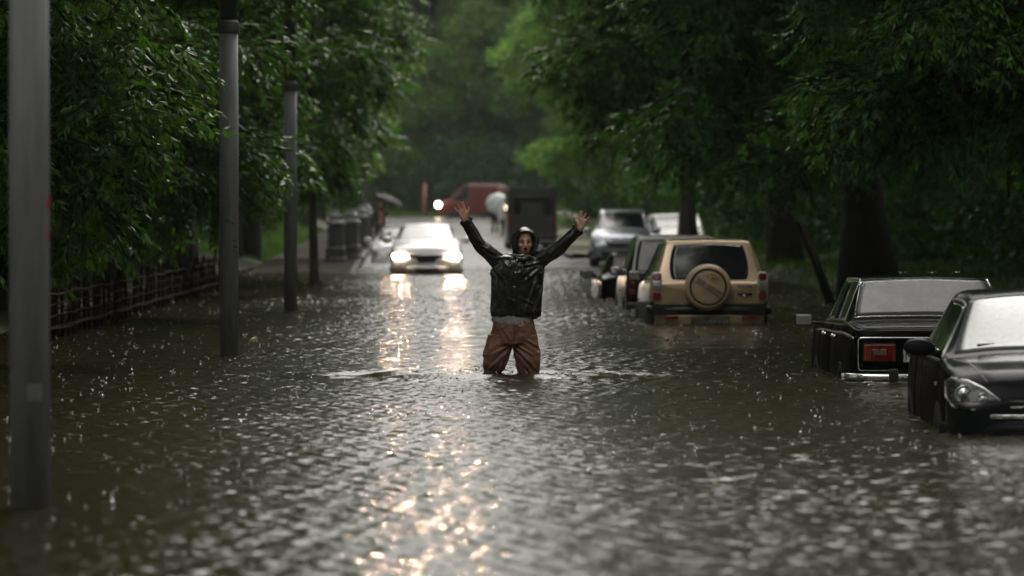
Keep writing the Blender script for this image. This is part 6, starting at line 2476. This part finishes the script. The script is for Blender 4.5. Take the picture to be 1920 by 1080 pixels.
for i, x in enumerate(np.arange(-22, 26, 6.0)):
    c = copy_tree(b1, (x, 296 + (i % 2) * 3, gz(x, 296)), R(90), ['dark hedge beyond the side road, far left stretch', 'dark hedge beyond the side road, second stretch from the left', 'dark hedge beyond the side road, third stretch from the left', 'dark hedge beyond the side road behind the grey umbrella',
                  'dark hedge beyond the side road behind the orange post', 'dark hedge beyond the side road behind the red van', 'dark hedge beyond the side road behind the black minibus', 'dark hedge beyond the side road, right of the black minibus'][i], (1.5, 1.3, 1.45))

# a wood far off and added shade foliage, one mass
cl = []
wr2 = random.Random(9)
for k in range(30):
    cl.append((-60 + k * 4.2, 345 + wr2.uniform(-6, 6), 7 + wr2.uniform(-1, 2), 4, 4, 6.5))
for k in range(20):  # side belts, their unseen stretch by the camera added to cut light
    cl.append((-17 - wr2.uniform(0, 5), -30 + k * 16, 6, 4, 8, 6.5))
    cl.append((20 + wr2.uniform(0, 4), -30 + k * 16, 6, 4, 8, 6.5))
roof = []  # foliage out of view overhead, added to block sky light over the banks
for k in range(11):
    roof.append((12.5 + wr2.uniform(-1.5, 2), 42 + k * 9, 8.5, 4.2, 5, 2.2))
    roof.append((-10 + wr2.uniform(-2, 1), 42 + k * 9, 8.8, 4.0, 5, 2.2))
o = crown_mesh('wood_shade_canopy', [crown_geo(cl, COARSE, 777, 1.3, 2.2), crown_geo(roof, COARSE, 778, 3.4, 2.2)], M['leaf_lime'])
tag(o, 'distant wood, one green mass behind the street trees, with unseen shade canopy added overhead', 'wood', kind='stuff')


# --- grass
def grass(name, label, regions, seed, hgt, n_per, w=0.012):
    r = np.random.default_rng(seed)
    Q, T = [], []
    for (x0, x1, y0, y1) in regions:
        n = int((x1 - x0) * (y1 - y0) * n_per)
        X = r.uniform(x0, x1, n)
        Y = r.uniform(y0, y1, n)
        Z = ground_z(X, Y) - 0.01
        clump = 0.5 + 0.5 * np.sin(X * 2.3 + 1.7 * np.sin(Y * 0.9)) * np.sin(Y * 1.3 + X)
        H = hgt * r.uniform(0.5, 1.2, n) * (0.5 + 0.8 * clump)
        a = r.uniform(0, 6.28, n)
        lean = r.uniform(0.05, 0.5, n) * H
        la = r.uniform(0, 6.28, n)
        c, s = np.cos(a) * w, np.sin(a) * w
        b0 = np.stack([X - c, Y - s, Z], 1)
        b1_ = np.stack([X + c, Y + s, Z], 1)
        tip = np.stack([X + np.cos(la) * lean, Y + np.sin(la) * lean, Z + H], 1)
        mid = np.stack([X + c * .8 + np.cos(la) * lean * .4, Y + s * .8 + np.sin(la) * lean * .4, Z + H * .6], 1)
        Q.append(np.stack([b0, b1_, mid, tip], 1))
        T.append(np.clip(r.normal(0.5, 0.25, n), 0, 1))
    o = crown_mesh(name, [(np.concatenate(Q), np.concatenate(T))], M['grass'])
    return tag(o, label, 'grass', kind='stuff')


grass('grass', 'bright grass on the left bank beyond the woven fence', [(-9, -4.3, 128, 215)], 31, 0.22, 55, 0.014)
grass('grass', 'grass under the trees on the right bank', [(7.7, 13, 55, 130), (5.3, 8.6, 137, 258)], 32, 0.18, 45, 0.014)
grass('grass', 'grass verge beyond the side road', [(-20, 24, 283, 295)], 33, 0.3, 22, 0.03)

# ------------------------------------------------------------------ rainy air
hz = G()
hz.box((0, 200, 17.7), (900, 900, 38.6))
hb = hz.build('haze', [bpy.data.materials.new('haze_air')], None, smooth=False)
hm = bpy.data.materials['haze_air']
hm.use_nodes = True
hm.node_tree.nodes.clear()
ho = hm.node_tree.nodes.new('ShaderNodeOutputMaterial')
hv = hm.node_tree.nodes.new('ShaderNodeVolumePrincipled')
hv.inputs['Color'].default_value = (0.86, 0.9, 0.9, 1)
hv.inputs['Density'].default_value = 0.00013
hv.inputs['Anisotropy'].default_value = 0.2
hm.node_tree.links.new(hv.outputs[0], ho.inputs['Volume'])
tag(hb, 'thin grey rainy air filling the street', 'haze', kind='stuff')
